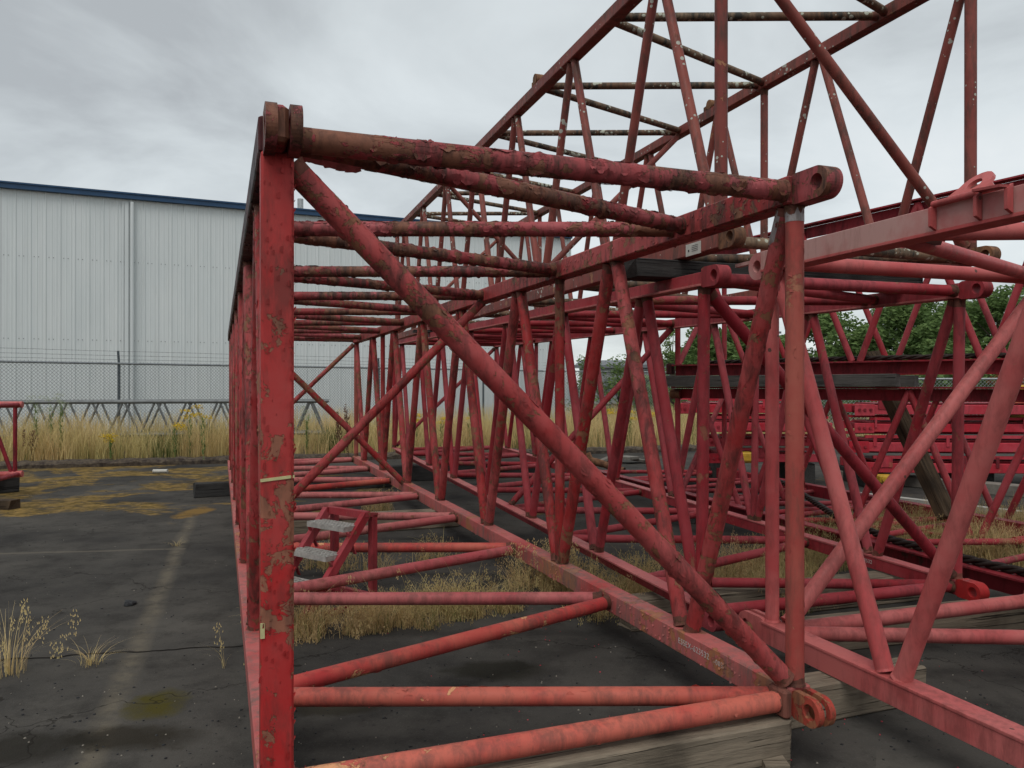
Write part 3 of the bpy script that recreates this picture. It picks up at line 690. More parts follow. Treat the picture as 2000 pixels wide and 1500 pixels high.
mb=MB(); mb.bar((-hw,.19,.06),(hw,.19,.06),.04,.04); mb.build('cross_rail',M['red'],St)

# ---------------------------------------------------------------- small red truss at the left edge
T0=Vector((-7.0,10.6,0))
Tt=empty('boom_section',tuple(T0),(0,0,R(12))); tag(Tt,'end of a small red lattice boom at the left edge of the yard','boom section')
def tb(nm,a,b,r,mat): mb=MB(); mb.tube(a,b,r,10); return mb.build(nm,mat,Tt)
for y in (0,1.0):
    tb('chord',(0,y,.30),(-2.6,y,.22),.05,M['salmon']); tb('chord',(0,y,1.32),(-2.6,y,1.32),.05,M['salmon'])
    tb('upright',(-.10,y,.30),(-.10,y,1.32),.028,M['dark'])
    for k in range(3):
        x=-.12-k*.8; tb('side_brace',(x-.02,y,.30),(x-.36,y,1.32),.028,M['dark']); tb('side_brace',(x-.40,y,1.32),(x-.76,y,.30),.028,M['dark'])
for z in (.30,1.32): tb('end_strut',(-.05,0,z),(-.05,1.0,z),.03,M['dark'])
timber(Vector((-8.6,10.5,.12)),Vector((-7.5,11.9,.12)),.2,.24,M['wooddark'],'timber under the small boom at the left edge',21)

# ---------------------------------------------------------------- grey lattice boom lying in the grass
ga=W(-60,786,17.2); gb=W(640,783,18.6)
Gt=empty('grey_boom',tuple(Vector((ga.x,ga.y,0))),(0,0,math.atan2(gb.y-ga.y,gb.x-ga.x))); tag(Gt,'grey tubular lattice boom half hidden in the tall dry grass before the fence','boom')
Lg=(gb-ga).length; zg=ga.z
for y in (0,.6):
    mb=MB(); mb.tube((0,y,zg),(Lg,y,zg),.045,10); mb.build('chord',M['greysteel'],Gt)
    mb=MB(); mb.tube((0,y,zg-.75),(Lg,y,zg-.75),.045,10); mb.build('chord',M['greysteel'],Gt)
    x=.1
    while x<Lg-.7:
        for a,b in ((x,x+.31),(x+.66,x+.35)):
            mb=MB(); mb.tube((a,y,zg-.75),(b,y,zg),.025,8); mb.build('side_brace',M['greysteel'],Gt)
        x+=.68
# ---------------------------------------------------------------- chain link fence
def fence(name,label,p,q,ht,posts,mat,cell=.085,wr=.0045,barbs=True,rail=.028,pm=None):
    p=Vector(p);q=Vector(q); L=(q-p).length; Fo=empty(name,tuple(p),(0,0,math.atan2(q.y-p.y,q.x-p.x))); tag(Fo,label,'fence')
    mb=MB(); mb.tube((0,0,ht),(L,0,ht),rail,10); mb.build('top_rail',pm or mat,Fo)
    mb=MB()
    h=ht-.05; n=int((L+h)/cell)
    for i in range(-int(h/cell)-1,int(L/cell)+1):
        x0=i*cell
        for sg in (1,-1):
            if sg==1: a=(x0,.05); b=(x0+h,.05+h)
            else: a=(x0+h,.05); b=(x0,.05+h)
            (ax,az),(bx,bz)=a,b
            lo,hi=0.0,1.0
            dx=bx-ax
            for lim in (0,L):
                pass
            t0=(0-ax)/dx; t1=(L-ax)/dx
            if t0>t1: t0,t1=t1,t0
            lo=max(0,t0); hi=min(1,t1)
            if lo>=hi: continue
            A1=Vector((ax+dx*lo,sg*.003,az+(bz-az)*lo)); B1=Vector((ax+dx*hi,sg*.003,az+(bz-az)*hi))
            mb.tube(A1,B1,wr,3,cap=False)
    # twisted wire tips above the rail
    x=0
    while x<L: mb.tube((x,0,ht),(x+.01,0,ht+.05),wr,3,cap=False); x+=cell
    mb.build('mesh',mat,Fo)
    for x in posts:
        x=(Vector((x.x,x.y,0))-Vector((p.x,p.y,0))).length if isinstance(x,Vector) else x
        mb=MB(); mb.tube((x,.03,0),(x,.03,ht+.02),.035,10)
        if barbs: mb.tube((x,.03,ht),(x-.02,.03,ht+.32),.03,8)
        mb.build('post',M['postdark'],Fo)
    if barbs:
        for dz in (.10,.20,.31):
            mb=MB(); k=0; x=0
            while x<L-.5:
                mb.tube((x,0,ht+dz),(x+2,0,ht+dz+.004*(-1)**k),.004,4,cap=False); x+=2;k+=1
            x=.1
            while x<L: mb.tube((x,-.015,ht+dz-.015),(x,.015,ht+dz+.015),.003,3,cap=False); x+=.14
            mb.build('barbed_wire',mat,Fo)
    return Fo
def onrail(px,py,h): 
    Y=F*(h-CAMZ)/(HY-py); return Vector(((px-CX)/F*Y,Y,0))
fh=2.15
def railpt(px):
    lo,hi=0.0,1.0
    for _ in range(40):
        m_=(lo+hi)/2; q=fa.lerp(fb,m_)
        if CX+F*q.x/q.y<px: lo=m_
        else: hi=m_
    return fa.lerp(fb,lo)
fa=onrail(-120,704,fh); fb=onrail(1060,724.5,fh); fmid=onrail(437,712,fh)
fence('chain_link_fence','long chain link fence with three strands of barbed wire before the white warehouse',fa,fb,fh,[railpt(q) for q in (233,741,945,1050)],M['wire'])
fc=fb+(fb-fa).normalized()*14+Vector((4,-2,0))
fence('chain_link_fence','distant chain link fence before the low grey buildings and young trees',fb,fc,fh,[2,6,10,14],M['galv'],cell=.12,wr=.006)
fence('chain_link_fence','silvery chain link fence low in front of the big trees on the right',W(1500,741,26)*Vector((1,1,0)) if False else Vector((8.5,27,0)),Vector((27,25,0)),1.82,[1,4.5,8,11.5,15],M['galv'],cell=.12,wr=.006,barbs=False,rail=.035)

# ---------------------------------------------------------------- warehouse
Y0=24.0; xa=(-260-CX)/F
def roofpt(px):
    # wall plane: eave height He; image y = 357+.0915*px
    y=357+.0917*px; Y=(He-CAMZ)*F/(HY-y); return Vector(((px-CX)/F*Y,Y,0))
He=CAMZ+396/F*Y0
wa=roofpt(-260); wb=roofpt(1108); Lw=(wb-wa).length
Wh=empty('warehouse',tuple(wa),(0,0,math.atan2(wb.y-wa.y,wb.x-wa.x))); tag(Wh,'large white ribbed metal warehouse with a navy roof edge behind the fence','warehouse')
mb=MB(); pit=.40; x=0; prof=[]
while x<Lw:
    prof+=[(x,0),(x+.025,-.022),(x+.055,-.022),(x+.08,0),(x+.19,0),(x+.20,-.008),(x+.22,-.008),(x+.23,0),(x+.32,0),(x+.33,-.008),(x+.35,-.008),(x+.36,0)]; x+=pit
prof.append((Lw,0))
vs=[Vector((a,b,0)) for a,b in prof]+[Vector((a,b,He-.12)) for a,b in prof]; n=len(prof)
mb.add(vs,[(i,i+1,n+i+1,n+i) for i in range(n-1)])
mb.add([Vector(q) for q in ((Lw,0,0),(Lw,26,0),(Lw,26,He-.12),(Lw,0,He-.12),(0,26,0),(0,26,He-.12),(0,0,0),(0,0,He-.12))],[(0,1,2,3),(1,4,5,2),(4,6,7,5)])
mb.build('wall',M['siding'],Wh)
# screws in rows
mb=MB()
for zz in (3.05,5.6):
    x=.14
    while x<Lw:
        mb.box((x,-.006,zz),(.022,.012,.022)); mb.box((x+pit*.3,-.006,zz),(.022,.012,.022)) ; x+=pit
sc=mb.build('screw_row',M['farroof'],Wh); sc['kind']='stuff'
mb=MB(); mb.box((Lw/2,-.09,He-.07),(Lw+.3,.18,.19)); mb.box((Lw/2,-.19,He+.005),(Lw+.4,.05,.05)); mb.build('roof_trim',M['blue'],Wh)
mb=MB(); mb.add([Vector(q) for q in ((-.1,-.1,He+.03),(Lw+.1,-.1,He+.03),(Lw+.1,13,He+.9),(-.1,13,He+.9),(Lw+.1,26,He+.03),(-.1,26,He+.03),(-.1,-.1,He-.0),(Lw+.1,-.1,He-.0))],[(0,1,2,3),(3,2,4,5),(6,7,1,0)]); mb.build('roof',M['farroof'],Wh)
def wx(px):  # local x on wall for a pixel column
    lo,hi=0,Lw
    for _ in range(40):
        m_=(lo+hi)/2; q=wa+(wb-wa)*m_/Lw
        if CX+F*q.x/q.y<px: lo=m_
        else: hi=m_
    return lo
mb=MB(); x=wx(258); mb.tube((x,-.10,.5),(x,-.10,He-.25),.06,8); mb.build('downpipe',M['siding'],Wh)
mb=MB(); x=wx(247); mb.box((x,-.045,He/2-.1),(.12,.02,He-.3)); x2=wx(240); mb.box((x2,-.04,He/2-.1),(.05,.03,He-.3)); mb.build('panel_joint',M['siding'],Wh)
mb=MB(); x=wx(601); mb.tube((x,1.5,He),(x,1.5,He+.75),.11,12); mb.build('roof_vent',M['galv'],Wh)

# distant buildings
def shed(name,label,a,b,h,dep,roofh=.5):
    a=Vector(a);b=Vector(b); L=(b-a).length; S=empty(name,tuple(a),(0,0,math.atan2(b.y-a.y,b.x-a.x))); tag(S,label,'building')
    mb=MB(); mb.box((L/2,dep/2,h/2),(L,dep,h)); mb.build('wall',M['farwall'],S)
    mb=MB(); mb.prism([(-.4,-.4,h+.002),(-.4,dep/2,h+roofh),(-.4,dep+.4,h+.002)],(1,0,0),.001) if False else mb.add([Vector(q) for q in ((-.4,-.4,h+.01),(L+.4,-.4,h+.01),(L+.4,dep/2,h+roofh),(-.4,dep/2,h+roofh),(L+.4,dep+.4,h+.01),(-.4,dep+.4,h+.01),(-.4,-.4,h-.25),(L+.4,-.4,h-.25))],[(0,1,2,3),(3,2,4,5),(6,7,1,0)]); mb.build('roof',M['farroof'],S)
    mb=MB(); 
    for k in range(int(L/5)): mb.box((3+k*5,-.03,1.5),(1.6,.06,1.4))
    mb.build('window_row',M['farroof'],S)
shed('low_building','long low grey building far beyond the fence',(6,70,0),(28,66,0),3.4,10,.6)
shed('far_building','pale tall block showing just above the trees',(25.0,92,0),(31,92,0),7.9,10,.2)

# ---------------------------------------------------------------- red parts stack (crane platforms on dunnage)
def stack(label,px0,px1,Y,layers,yaw,seed):
    rr=random.Random(seed)
    a=Vector(((px0-CX)/F*Y,Y,0)); Ls=(px1-px0)/F*Y
    for li,(ya,yb) in enumerate(layers):
        z1=CAMZ-(ya-HY)/F*Y; z0=CAMZ-(yb-HY)/F*Y; h=z1-z0
        S=empty('platform_section',(a.x+rr.uniform(-.35,.25),a.y+rr.uniform(-.15,.15),z0),(0,rr.uniform(-.004,.004),yaw+rr.uniform(-.03,.03))); tag(S,label[li],'platform section','red platform sections stacked beyond the lattice work')
        for y in (0,1.1):
            mb=MB(); mb.box((Ls/2,y,h*.30),(Ls,.10,h*.5),bev=.008); mb.build('beam',M['bright'],S)
        mb=MB(); mb.box((Ls/2,.0,h*.86),(Ls*.94,.05,h*.16)); mb.box((Ls/2,1.1,h*.86),(Ls*.94,.05,h*.16))
        mb.build('hand_rail',M['bright'],S)
        for k in range(int(Ls/.55)):
            mb=MB(); x=.25+k*.55+rr.uniform(-.1,.1); mb.box((x,-.058,h*.62),(rr.choice((.03,.05,.22)),.012,h*.55)); mb.build('stiffener',M['bright'] if rr.random()<.7 else M['dark'],S)
        for k in range(int(Ls/.8)):
            mb=MB(); x=.2+k*.8; mb.box((x,.55,h*.3),(.06,1.0,.08)); mb.build('cross_member',M['dark'],S)
        # end plate with three holes
        n=12; mb=MB(); mb.box((.0,-.07,h*.3),(.30,.02,h*.62),bev=.005); mb.build('end_plate',M['bright'],S)
        for hx in (-.08,.0,.09):
            mb=MB(); mb.tube((hx,-.078,h*.32),(hx,-.10,h*.32),.022,10); mb.build('bolt',M['dark'],S)
        mb=MB(); mb.box((Ls*.45,.5,h*.62),(Ls*.8,.9,.02)); mb.build('deck',M['dark'],S)
L1=['topmost red platform section of the left pile with thin rails','second red platform section of the left pile','third red platform section of the left pile above the yellow ends','lowest red platform section of the left pile, nearest the asphalt']
stack(L1,1372,1600,12.6,[(776,808),(810,842),(846,872),(874,905)],R(-3),1)
L2=['topmost red platform section of the right pile under the jib chord','second red platform section of the right pile with a holed end plate','third red platform section of the right pile with a long lower beam','lowest red platform section of the right pile just above the asphalt']
stack(L2,1665,2150,12.2,[(776,812),(814,846),(848,884),(888,925)],R(-4),2)
def yblock(name,label,px,py,Y,sz):
    p=W(px,py,Y); mb=MB(); mb.box((0,0,0),sz,bev=.02); mb.box((0,-sz[1]/2-.01,0),(sz[0]*.7,.02,sz[2]*.5)); 
    mb.tube((-sz[0]*.3,-sz[1]/2-.03,0),(-sz[0]*.3,-sz[1]/2,0),.03,8); ob=mb.build(name,M['yellow']); ob.location=p; tag(ob,label,'yellow block'); return ob
yblock('yellow_block','yellow steel block under the left pile of red platforms',1452,893,12.3,(.28,.25,.16))
yblock('yellow_block','yellow steel chock under the right pile of red platforms',1728,935,11.6,(.22,.2,.12))
yblock('yellow_block','pale yellow steel case at the right end behind the red pile',1984,785,12.9,(.4,.3,.55))
for i,(px,Y,lab) in enumerate(((1400,12.9,'black bolster under the left pile'),(1560,12.9,'black bolster at the right end of the left pile'),(1690,12.6,'black bolster under the near corner of the right pile'),(1900,12.6,'black bolster under the middle of the right pile'))):
    x=(px-CX)/F*Y; z=(.35 if i<2 else .24); timber(Vector((x,Y-.3,z/2)),Vector((x+.1,Y+1.2,z/2)),.3,z,M['wooddark'],lab,30+i,'bolster')

# ---------------------------------------------------------------- ground litter
def small(name,label,cat,px,py,mk,mat,grp=None):
    p=G(px,py); mb=MB(); mk(mb); ob=mb.build(name,mat); ob.location=p; tag(ob,label,cat,grp); return ob
def lump(mb,s=.04,sz=.5,seed=0):
    n=9; m_=5; vs=[];
    for j in range(m_+1):
        th=math.pi*j/m_
        for i in range(n):
            ph=2*math.pi*i/n; d=Vector((math.sin(th)*math.cos(ph),math.sin(th)*math.sin(ph),math.cos(th)*sz)); k=1+.5*mnoise.noise(d*1.7+Vector((seed,0,0)))
            vs.append(d*s*k+Vector((0,0,s*sz*.6)))
    mb.add(vs,[(j*n+i,j*n+(i+1)%n,(j+1)*n+(i+1)%n,(j+1)*n+i) for j in range(m_) for i in range(n)])
small('rubber_scrap','crumpled black rubber scrap on the asphalt at the left','scrap',254,1181,lambda mb:lump(mb,.055,.35,3),M['blackrub'])
small('can','white paint can lying by the kerb at the left','can',313,924,lambda mb:(mb.tube((-.12,0,.035),(.12,0.02,.035),.035,14),mb.tube((-.125,0,.035),(-.115,0,.035),.038,14),mb.tube((.115,.02,.035),(.125,.02,.035),.038,14)),M['whiteplate'])
small('bent_pipe','rusty bent pipe elbow on the ground beyond the second row','pipe',1150,922,lambda mb:(mb.tube((0,0,.22),(.25,-.1,.16),.07,12),mb.tube((0,0,.22),(-.05,.02,.34),.085,12,cap=False),mb.tube((.25,-.1,.16),(.6,-.35,.06),.065,12)),M['rust'])
small('rubble_heap','pale broken concrete slabs beyond the second row','rubble',1225,905,lambda mb:[mb.box((.25*i-.5,.1*(i%2),.06+.03*(i%3)),(.4,.3,.05),Matrix.Rotation(.2*(i-2),3,'Y')@Matrix.Rotation(i*1.1,3,'Z')) for i in range(5)],M['conc'])
rr=random.Random(11)
def pebbles(seed,N,smin,smax,mat,name,zone):
    r_=random.Random(seed); mb=MB()
    for _ in range(N):
        px,py=zone(r_); p=G(px,py); s=r_.uniform(smin,smax); k=r_.randint(4,6); a0=r_.random()*6
        z=.002+s*r_.uniform(.05,.5)
        ring=[p+Vector((math.cos(a0+i*6.283/k)*s*r_.uniform(.6,1.2),math.sin(a0+i*6.283/k)*s*r_.uniform(.6,1.2),0)) for i in range(k)]
        up=[q+Vector((0,0,z))+(p-q)*.35 for q in ring]
        mb.add(ring+up,[(i,(i+1)%k,k+(i+1)%k,k+i) for i in range(k)]+[tuple(range(k,2*k))])
    tag(mb.build(name,mat),kind='stuff')
zone=lambda r_:(r_.uniform(-50,2050),HY+ (F*CAMZ)/ (r_.uniform(1,1)*(3.1+11*r_.random()**2)))
pebbles(1,1300,.002,.010,M['blackrub'],'dark_grit',zone)
pebbles(2,380,.002,.0065,M['leafdry'],'pale_litter',zone)
pebbles(3,110,.002,.006,M['bright'],'fallen_paint_chips',lambda r_:(r_.uniform(560,2000),HY+F*CAMZ/(2.9+3.5*r_.random())))
# ---------------------------------------------------------------- grasses
class Grass:
    def __init__(s): s.v=[]; s.f=[]; s.m=[]
    def blade(s,p,h,lean,ang,w,mi=0,droop=.3,seg=3):
        b=len(s.v); ca,sa=math.cos(ang),math.sin(ang); pa=ang+1.57+random.uniform(-.8,.8); wx_,wy=math.cos(pa)*w,math.sin(pa)*w
        for i in range(seg+1):
            t=i/seg; hz=h*(t-droop*t*t*lean); off=lean*h*t*t
            k=1-t*.85
            c=(p[0]+ca*off,p[1]+sa*off,p[2]+hz)
            s.v.append((c[0]-wx_*k,c[1]-wy*k,c[2])); s.v.append((c[0]+wx_*k,c[1]+wy*k,c[2]))
        for i in range(seg): s.f.append((b+2*i,b+2*i+1,b+2*i+3,b+2*i+2)); s.m.append(mi)
        return c
    def head(s,c,size,mi,n=7,spread=.5):
        for _ in range(n):
            a=random.random()*6.28; q=(c[0]+math.cos(a)*size*spread*random.random(),c[1]+math.sin(a)*size*spread*random.random(),c[2]-size*random.random())
            b=len(s.v); d=size*.035; lx=random.uniform(-2,2)*d
            s.v+= [(q[0]-d,q[1],q[2]),(q[0]+d,q[1]+d*.5,q[2]),(q[0]+lx,q[1],q[2]+d*5)]; s.f.append((b,b+1,b+2)); s.m.append(mi)
    def build(s,name,mats,label=None,cat=None,kind=None,group=None,parent=None):
        me=bpy.data.meshes.new(name); me.from_pydata(s.v,[],s.f)
        for m in mats: me.materials.append(m)
        me.polygons.foreach_set('material_index',s.m); me.update()
        ob=bpy.data.objects.new(name,me); C.objects.link(ob); ob.parent=parent; return tag(ob,label,cat,group,kind)
# tall dry grass behind the kerb
g=Grass(); random.seed(21)
Lk=(KB-KA).length
for i in range(52000):
    t=random.uniform(-5,Lk+7.5); dd=random.random()**1.3*(3.2+max(0,t)*.32)+.30
    p=KA+kd*t+kn*dd
    cl=mnoise.noise(Vector((p.x*.5,p.y*.5,2)))
    if random.random()>.75+cl*.9: continue
    h=random.uniform(.45,1.0)*(1+.25*cl)*(.75+.25*min(1,dd/1.2))
    gr=mnoise.noise(Vector((p.x*.9,p.y*.9,9)))
    mi=0
    if gr>.34 and random.random()<.7: mi=2; h*=.7
    elif random.random()<.3: mi=1
    if random.random()<.05: mi=2; h*=.6
    c=g.blade((p.x,p.y,.1),h,random.uniform(.05,.6),random.random()*6.28,random.uniform(.003,.008),mi,seg=3)
    if mi==0 and random.random()<.35: g.head(c,.09,0,4,.25)
g.build('tall_dry_grass',[M['straw'],M['straw2'],M['greengrass']],kind='stuff')
# grass tufts growing through the lattice
def tuft_zone(name,seed,n,pts,hmin,hmax,mats,wmin=.0012,wmax=.0028,lean=(.1,.9),heads=.15):
    random.seed(seed); g=Grass()
    for _ in range(n):
        (px,py,rx,ry)=random.choice(pts); a=random.random()*6.28; q=random.random()**.5
        p=G(px,py); p=p+Vector((math.cos(a)*q*rx,math.sin(a)*q*ry,0))
        if mnoise.noise(Vector((p.x*4,p.y*4,seed)))<-.15: continue
        mi=random.choices(range(len(mats)),weights=[6,3,2][:len(mats)])[0]
        h=random.uniform(hmin,hmax)*(1.2-q*.5)
        c=g.blade((p.x,p.y,-.005),h,random.uniform(*lean),random.random()*6.28,random.uniform(wmin,wmax),mi,seg=5,droop=.5)
        if random.random()<heads: g.head(c,.08,0,14,.4)
    g.build(name,[M[k] for k in mats],kind='stuff')
tuft_zone('dry_grass',31,4600,[(620,1240,.30,.17),(700,1225,.30,.18),(780,1222,.28,.16),(860,1205,.3,.15),(940,1192,.3,.13)],.08,.30,['straw2','straw','greengrass'])
tuft_zone('dry_grass',36,900,[(620,1230,.35,.25),(720,1215,.35,.25),(820,1200,.35,.22),(920,1190,.3,.2)],.2,.42,['straw','straw2'],heads=.25,lean=(.3,1.3))
tuft_zone('dry_grass',32,2600,[(1060,1150,.3,.2),(1120,1170,.25,.2),(1180,1190,.3,.2),(1290,1180,.3,.3),(1240,1160,.3,.2)],.10,.46,['straw2','straw','greengrass'],heads=.3)
tuft_zone('dry_grass',33,9000,[(1420,1130,.5,.4),(1500,1150,.5,.3),(1560,1105,.5,.3),(1600,1080,.5,.4),(1660,1060,.6,.5),(1480,1190,.4,.2)],.12,.42,['straw2','straw','greengrass'])
tuft_zone('dry_grass',34,15000,[(1850,1075,.7,.5),(1760,1050,.7,.6),(1950,1090,.7,.5),(1900,1040,.9,.6),(1990,1050,.8,.6)],.12,.45,['straw2','straw','greengrass'],wmin=.0016,wmax=.0034)
tuft_zone('dry_grass',35,900,[(700,1120,.3,.15),(640,1110,.2,.1),(740,1000,.2,.1),(860,1100,.3,.1)],.1,.4,['straw2','straw','greengrass'],heads=.3)
def tuft(label,px,py,n,h,spread,seed,heads,mats=('straw','straw2'),hw_=(.001,.0022),cat='grass tuft',name='grass_tuft',lean=(.15,.9),tri=0):
    random.seed(seed); g=Grass(); 
    for _ in range(n):
        a=random.random()*6.28; q=random.random()*spread; hh=h*random.uniform(.5,1.1)
        c=g.blade((math.cos(a)*q,math.sin(a)*q,0),hh,random.uniform(*lean),a+random.uniform(-.5,.5),random.uniform(*hw_),random.choice((0,0,1)),seg=6,droop=.45)
        if random.random()<heads: g.head(c,.09,0,13,.35)
    ob=g.build(name,[M[k] for k in mats],label,cat); ob.location=G(px,py); return ob
tuft('tall wispy dead grass tuft with seed heads at the lower left edge',18,1318,70,.42,.10,41,.22)
tuft('short spiky straw tuft beside the wispy one on the asphalt',178,1298,46,.17,.07,42,.05,lean=(.4,1.3))
tuft('tiny tuft of straw on the joint line halfway up the left side',345,1066,25,.10,.05,43,0,lean=(.5,1.4))
tuft('wispy seed heads beside the left post of the nearest section',440,1300,6,.26,.05,44,.4)
tuft('grass wisps poking over the lower right chord of the nearest section',1075,1150,160,.42,.10,45,.5)
tuft('moss and straw clump under the end of the bottom brace',1170,1208,120,.10,.16,46,.1,lean=(.5,1.3))
# ragwort and other weeds
def weed(name,label,cat,p,h,kind_,seed):
    random.seed(seed); E_=empty(name,tuple(p)); tag(E_,label,cat,None)
    g=Grass(); tips=[]
    nst=3 if kind_!='umbel' else 5
    for _ in range(nst):
        a=random.random()*6.28; hh=h*random.uniform(.75,1.0)
        c=g.blade((random.uniform(-.03,.03),random.uniform(-.03,.03),0),hh,random.uniform(.05,.22),a,.006,0,seg=5,droop=.1); tips.append(c)
        for k in range(18):
            z=hh*random.uniform(.1,.85); g.blade((random.uniform(-.03,.03),random.uniform(-.03,.03),z),.11,random.uniform(.6,1.3),random.random()*6.28,.009,0,seg=2)
    g.build('stem',[M['leaf2'] if kind_!='dock' else M['seedbrown']],parent=E_)
    random.seed(seed+1)
    for c in tips:
        fl=Grass()
        for _ in range(70 if kind_!='umbel' else 50):
            a=random.random()*6.28; q=random.random()**.5*(.12 if kind_=='ragwort' else .10)
            if kind_=='dock': x,y,z=c[0]+math.cos(a)*.02,c[1]+math.sin(a)*.02,c[2]-random.random()*h*.45; s=.016
            else: x,y,z=c[0]+math.cos(a)*q,c[1]+math.sin(a)*q,c[2]+random.uniform(-.05,.02)-q*.2; s=.014 if kind_=='ragwort' else .010
            b=len(fl.v); t1,t2=random.random()*6.28,random.random()*6.28
            for k in range(4): fl.v.append((x+math.cos(t1+k*1.57)*s,y+math.sin(t1+k*1.57)*s*.7,z+math.sin(t2+k*1.57)*s*.6))
            fl.f.append((b,b+1,b+2,b+3)); fl.m.append(0)
        fl.build('flower_head',[M['flower' if kind_=='ragwort' else 'umbel' if kind_=='umbel' else 'seedbrown']],parent=E_)
    return E_
for i,(px,py,Y,k,lab) in enumerate(((397,784,15.9,'ragwort','tall yellow ragwort just left of the nearest section'),(372,795,16.3,'ragwort','paler yellow ragwort second left of the nearest section'),(341,812,16.1,'ragwort','short yellow ragwort before the grey boom'),(217,845,15.6,'ragwort','lone low yellow ragwort in the middle of the dry grass'),
    (812,800,18,'ragwort','bushy yellow ragwort seen through the nearest section'),(862,812,18,'ragwort','small yellow ragwort right of the bushy one'),(915,795,18.5,'ragwort','upright yellow ragwort beyond the second row'),(1185,795,19.5,'ragwort','yellow ragwort cluster far behind the second row'),(1265,792,20,'ragwort','yellow ragwort at the end of the grass strip'),(1230,800,20,'ragwort','yellow ragwort between the two far clusters'),
    (600,790,17,'umbel','pale green leafy weed behind the nearest section'),(70,765,16.2,'umbel','wild carrot with pale umbels above the grey boom at the left'),(120,762,16.0,'umbel','wild carrot right of the first with taller umbels'),(100,775,16.3,'umbel','wild carrot between the two taller ones'),
    (680,785,16.5,'dock','dark brown dock seed stalk behind the far end of the nearest section'),(664,795,16.4,'dock','smaller brown dock stalk beside the tall one'),(62,830,15.6,'dock','brown dock stalk at the left in the dry grass'))):
    p=W(px,py,Y); h=p.z-.1; p.z=.1; weed(k if k!='umbel' else 'wild_carrot' if 'carrot' in lab else 'leafy_weed',lab,'wildflower' if k!='dock' else 'weed',p,max(.4,h),k,50+i)
tuft('dark green grass clump at the kerb left of the nearest section',405,893,500,.75,.35,47,0,mats=('greengrass','greengrass'),hw_=(.004,.008),lean=(.1,.5)).location.z=.08
tuft('dark green grass clump seen through the nearest section',650,893,500,.7,.35,48,0,mats=('greengrass','greengrass'),hw_=(.004,.008),lean=(.1,.5)).location.z=.08

# ---------------------------------------------------------------- trees
def tree(name,label,p,h,rad,seed,leaf,nclump=46,leaves=230,ls=.16,base=.18,narrow=False,group=None):
    random.seed(seed); E_=empty(name,tuple(p)); tag(E_,label,'tree',group)
    mb=MB(); tr=.035*h
    mb.tube((0,0,-.1),(.1,0,h*.45),tr,9,r2=tr*.6,cap=False); mb.tube((.1,0,h*.45),(0,.1,h*.85),tr*.6,8,r2=tr*.15)
    cl=[]
    for k in range(nclump):
        a=random.random()*6.28; t=random.random()
        z=h*(base+(1-base)*t)
        prof=math.sin(math.pi*min(1,max(.03,(t*.88+.12))))**.6 if not narrow else (1-t)*.9+.1
        q=rad*prof*random.random()**.45
        c=Vector((math.cos(a)*q,math.sin(a)*q,z-.12*h*(q/rad)**2)); s=(rad*.30 if not narrow else rad*.30)*random.uniform(.6,1.25)
        cl.append((c,s))
        if k%2==0:
            st=Vector((.05,0,max(.15*h,z*.62))); mb.tube(st,c,tr*.25,5,r2=tr*.06,cap=False)
    mb.build('trunk',M['bark'],E_)
    v=[];f=[]
    for c,s in cl:
        n=int(leaves*(s/(rad*.30)))
        for _ in range(n):
            d=Vector((random.gauss(0,1),random.gauss(0,1),random.gauss(0,1))).normalized()*s*random.random()**.35
            d.z*=.7
            if d.z<-.35*s and random.random()<.6: continue
            q=c+d; t=Vector((random.gauss(0,1),random.gauss(0,1),random.gauss(0,1)+.5)).normalized(); u_=t.cross(Vector((.3,.5,.8))).normalized(); w_=t.cross(u_)
            l=ls*random.uniform(.6,1.3); b=len(v)
            v+=[tuple(q-u_*l),tuple(q-w_*l*.5),tuple(q+u_*l),tuple(q+w_*l*.5)]; f.append((b,b+1,b+2,b+3))
    me=bpy.data.meshes.new('crown'); me.from_pydata(v,[],f); me.materials.append(leaf); me.update()
    oc=bpy.data.objects.new('crown',me); C.objects.link(oc); oc.parent=E_
    return E_
def gz(px,Y): return Vector(((px-CX)/F*Y,Y,0))
def hz(py,Y): return CAMZ+(HY-py)/F*Y
grp='big trees beyond the yard'
for i,(px,py,Y,rad,lab) in enumerate(((1375,650,44,2.3,'leftmost small broadleaf tree beyond the jib sections'),(1455,640,42,2.6,'round broadleaf tree right of the leftmost one'),(1600,618,42,3.2,'broadleaf tree behind the front post of the second row'),(1690,648,40,2.0,'low broadleaf tree between two bigger crowns'),(1775,590,42,3.6,'tall dense broadleaf tree in the middle of the tree row'),(1880,600,44,3.2,'dense broadleaf tree right of the tallest middle one'),(1960,583,40,3.4,'tallest broadleaf tree at the right edge'),(2080,600,42,3.6,'broadleaf tree partly outside the right edge'),(1530,665,41,2.2,'low broadleaf tree in the gap behind the posts'),(1830,640,39,2.4,'low bushy broadleaf tree in front of the tall ones'))):
    tree('broadleaf_tree',lab,gz(px,Y),hz(py,Y),rad,60+i,M['leaf'],nclump=60,leaves=330,ls=.13,base=.02)
for i,(px,py,Y,rad,lab) in enumerate(((1310,645,30,.9,'slender young conifer like tree beyond the far fence'),(1150,700,31,1.3,'pale shrub beyond the far end of the fence, left one'),(1205,708,31,1.5,'pale shrub beyond the far end of the fence, right one'),(1290,700,33,1.1,'small pale shrub at the foot of the slender tree'))):
    tree('young_tree',lab,gz(px,Y),hz(py,Y),rad,90+i,M['leaf2'],nclump=34,leaves=70,ls=.06,base=.05,narrow=True)
tree('rusty_bush','rust coloured bush at the right edge before the trees',gz(1990,34),hz(690,34),1.2,97,M['leafrust'],nclump=30,leaves=120,ls=.08,base=.02)
random.seed(5)
mbx=Grass()
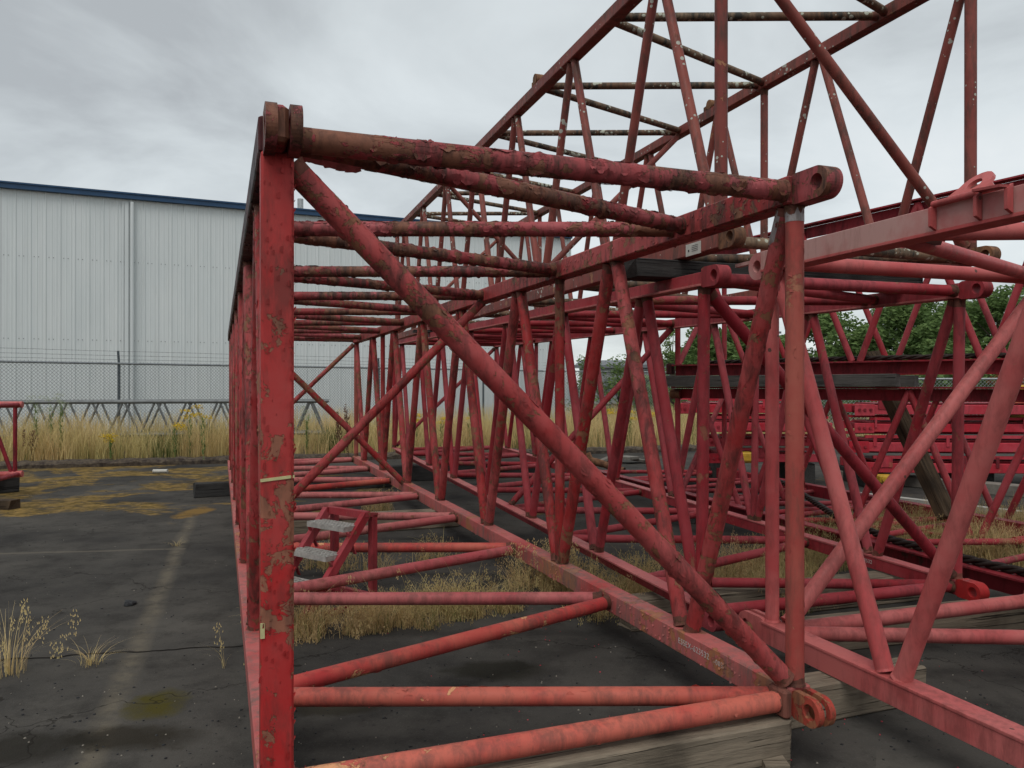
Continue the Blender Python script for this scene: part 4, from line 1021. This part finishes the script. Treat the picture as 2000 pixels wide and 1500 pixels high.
for _ in range(14000):
    x=random.uniform(6,34); y=random.uniform(36,42); z=random.random()**.7*2.6*(.8+.3*mnoise.noise(Vector((x*.4,0,0)))); l=.14
    b=len(mbx.v); a=random.random()*6.28; e=random.uniform(-1,1)
    for k in range(4): mbx.v.append((x+math.cos(a+k*1.57)*l,y+math.sin(a+k*1.57)*l*.5,z+math.sin(e+k*1.57)*l*.8))
    mbx.f.append((b,b+1,b+2,b+3)); mbx.m.append(0)
mbx.build('undergrowth',[M['leaf']],kind='stuff')

# ---------------------------------------------------------------- world, sun, camera
w=bpy.data.worlds.new('World'); bpy.context.scene.world=w; w.use_nodes=True; nt=w.node_tree; nt.nodes.clear(); t=NT(nt)
SUN_EL,SUN_AZ=R(58),R(200)
sky=t.n('ShaderNodeTexSky',sky_type='NISHITA'); sky.sun_disc=False; sky.sun_elevation=SUN_EL; sky.sun_rotation=SUN_AZ
tc=t.n('ShaderNodeTexCoord'); sep=t.n('ShaderNodeSeparateXYZ'); t.l(tc.outputs['Generated'],sep.inputs[0])
den=t.math('ADD',t.math('MAXIMUM',sep.outputs[2],0.0),.16)
cmb=t.n('ShaderNodeCombineXYZ'); t.l(t.math('DIVIDE',sep.outputs[0],den),cmb.inputs[0]); t.l(t.math('DIVIDE',sep.outputs[1],den),cmb.inputs[1])
n1=t.noise(cmb.outputs[0],1.1,7,.55,.5); n2=t.noise(cmb.outputs[0],.45,3,.5,.3)
f=t.math('MULTIPLY_ADD',n1,.75,t.math('MULTIPLY_ADD',n2,.55,-.15))
# cloud deck: heavier to the left and overhead, paler to the right and low down
f=t.math('ADD',f,t.math('ADD',t.math('MULTIPLY',sep.outputs[0],.13),t.math('MULTIPLY',sep.outputs[2],-.16)))
cl=t.ramp(f,[(.28,(2.9,3.05,3.1)),(.40,(3.9,4.15,4.2)),(.52,(4.7,5.0,5.05)),(.66,(5.3,5.5,5.5))])
cl=t.mix(.10,cl,sky.outputs[0])
bg=t.n('ShaderNodeBackground'); bg.inputs['Strength'].default_value=.16; t.l(cl,bg.inputs[0])
ow=t.n('ShaderNodeOutputWorld'); t.l(bg.outputs[0],ow.inputs[0])
sl=bpy.data.lights.new('sun','SUN'); sl.energy=1.5; sl.angle=R(35); sl.color=(1,.97,.93)
so=bpy.data.objects.new('sun',sl); C.objects.link(so)
dirv=Vector((math.sin(SUN_AZ)*math.cos(SUN_EL),math.cos(SUN_AZ)*math.cos(SUN_EL),math.sin(SUN_EL)))
so.rotation_euler=dirv.to_track_quat('Z','Y').to_euler()
cam=bpy.data.cameras.new('camera'); cam.sensor_width=36; cam.lens=F/2000*36; cam.clip_end=3000; cam.clip_start=.05
co=bpy.data.objects.new('camera',cam); C.objects.link(co); co.location=(0,0,CAMZ); co.rotation_euler=(R(90)+math.atan(3/F),0,0)
sc_=bpy.context.scene; sc_.camera=co
sc_.view_settings.view_transform='Standard'; sc_.view_settings.look='None'; sc_.view_settings.exposure=0; sc_.view_settings.gamma=1
sc_.cycles.max_bounces=6
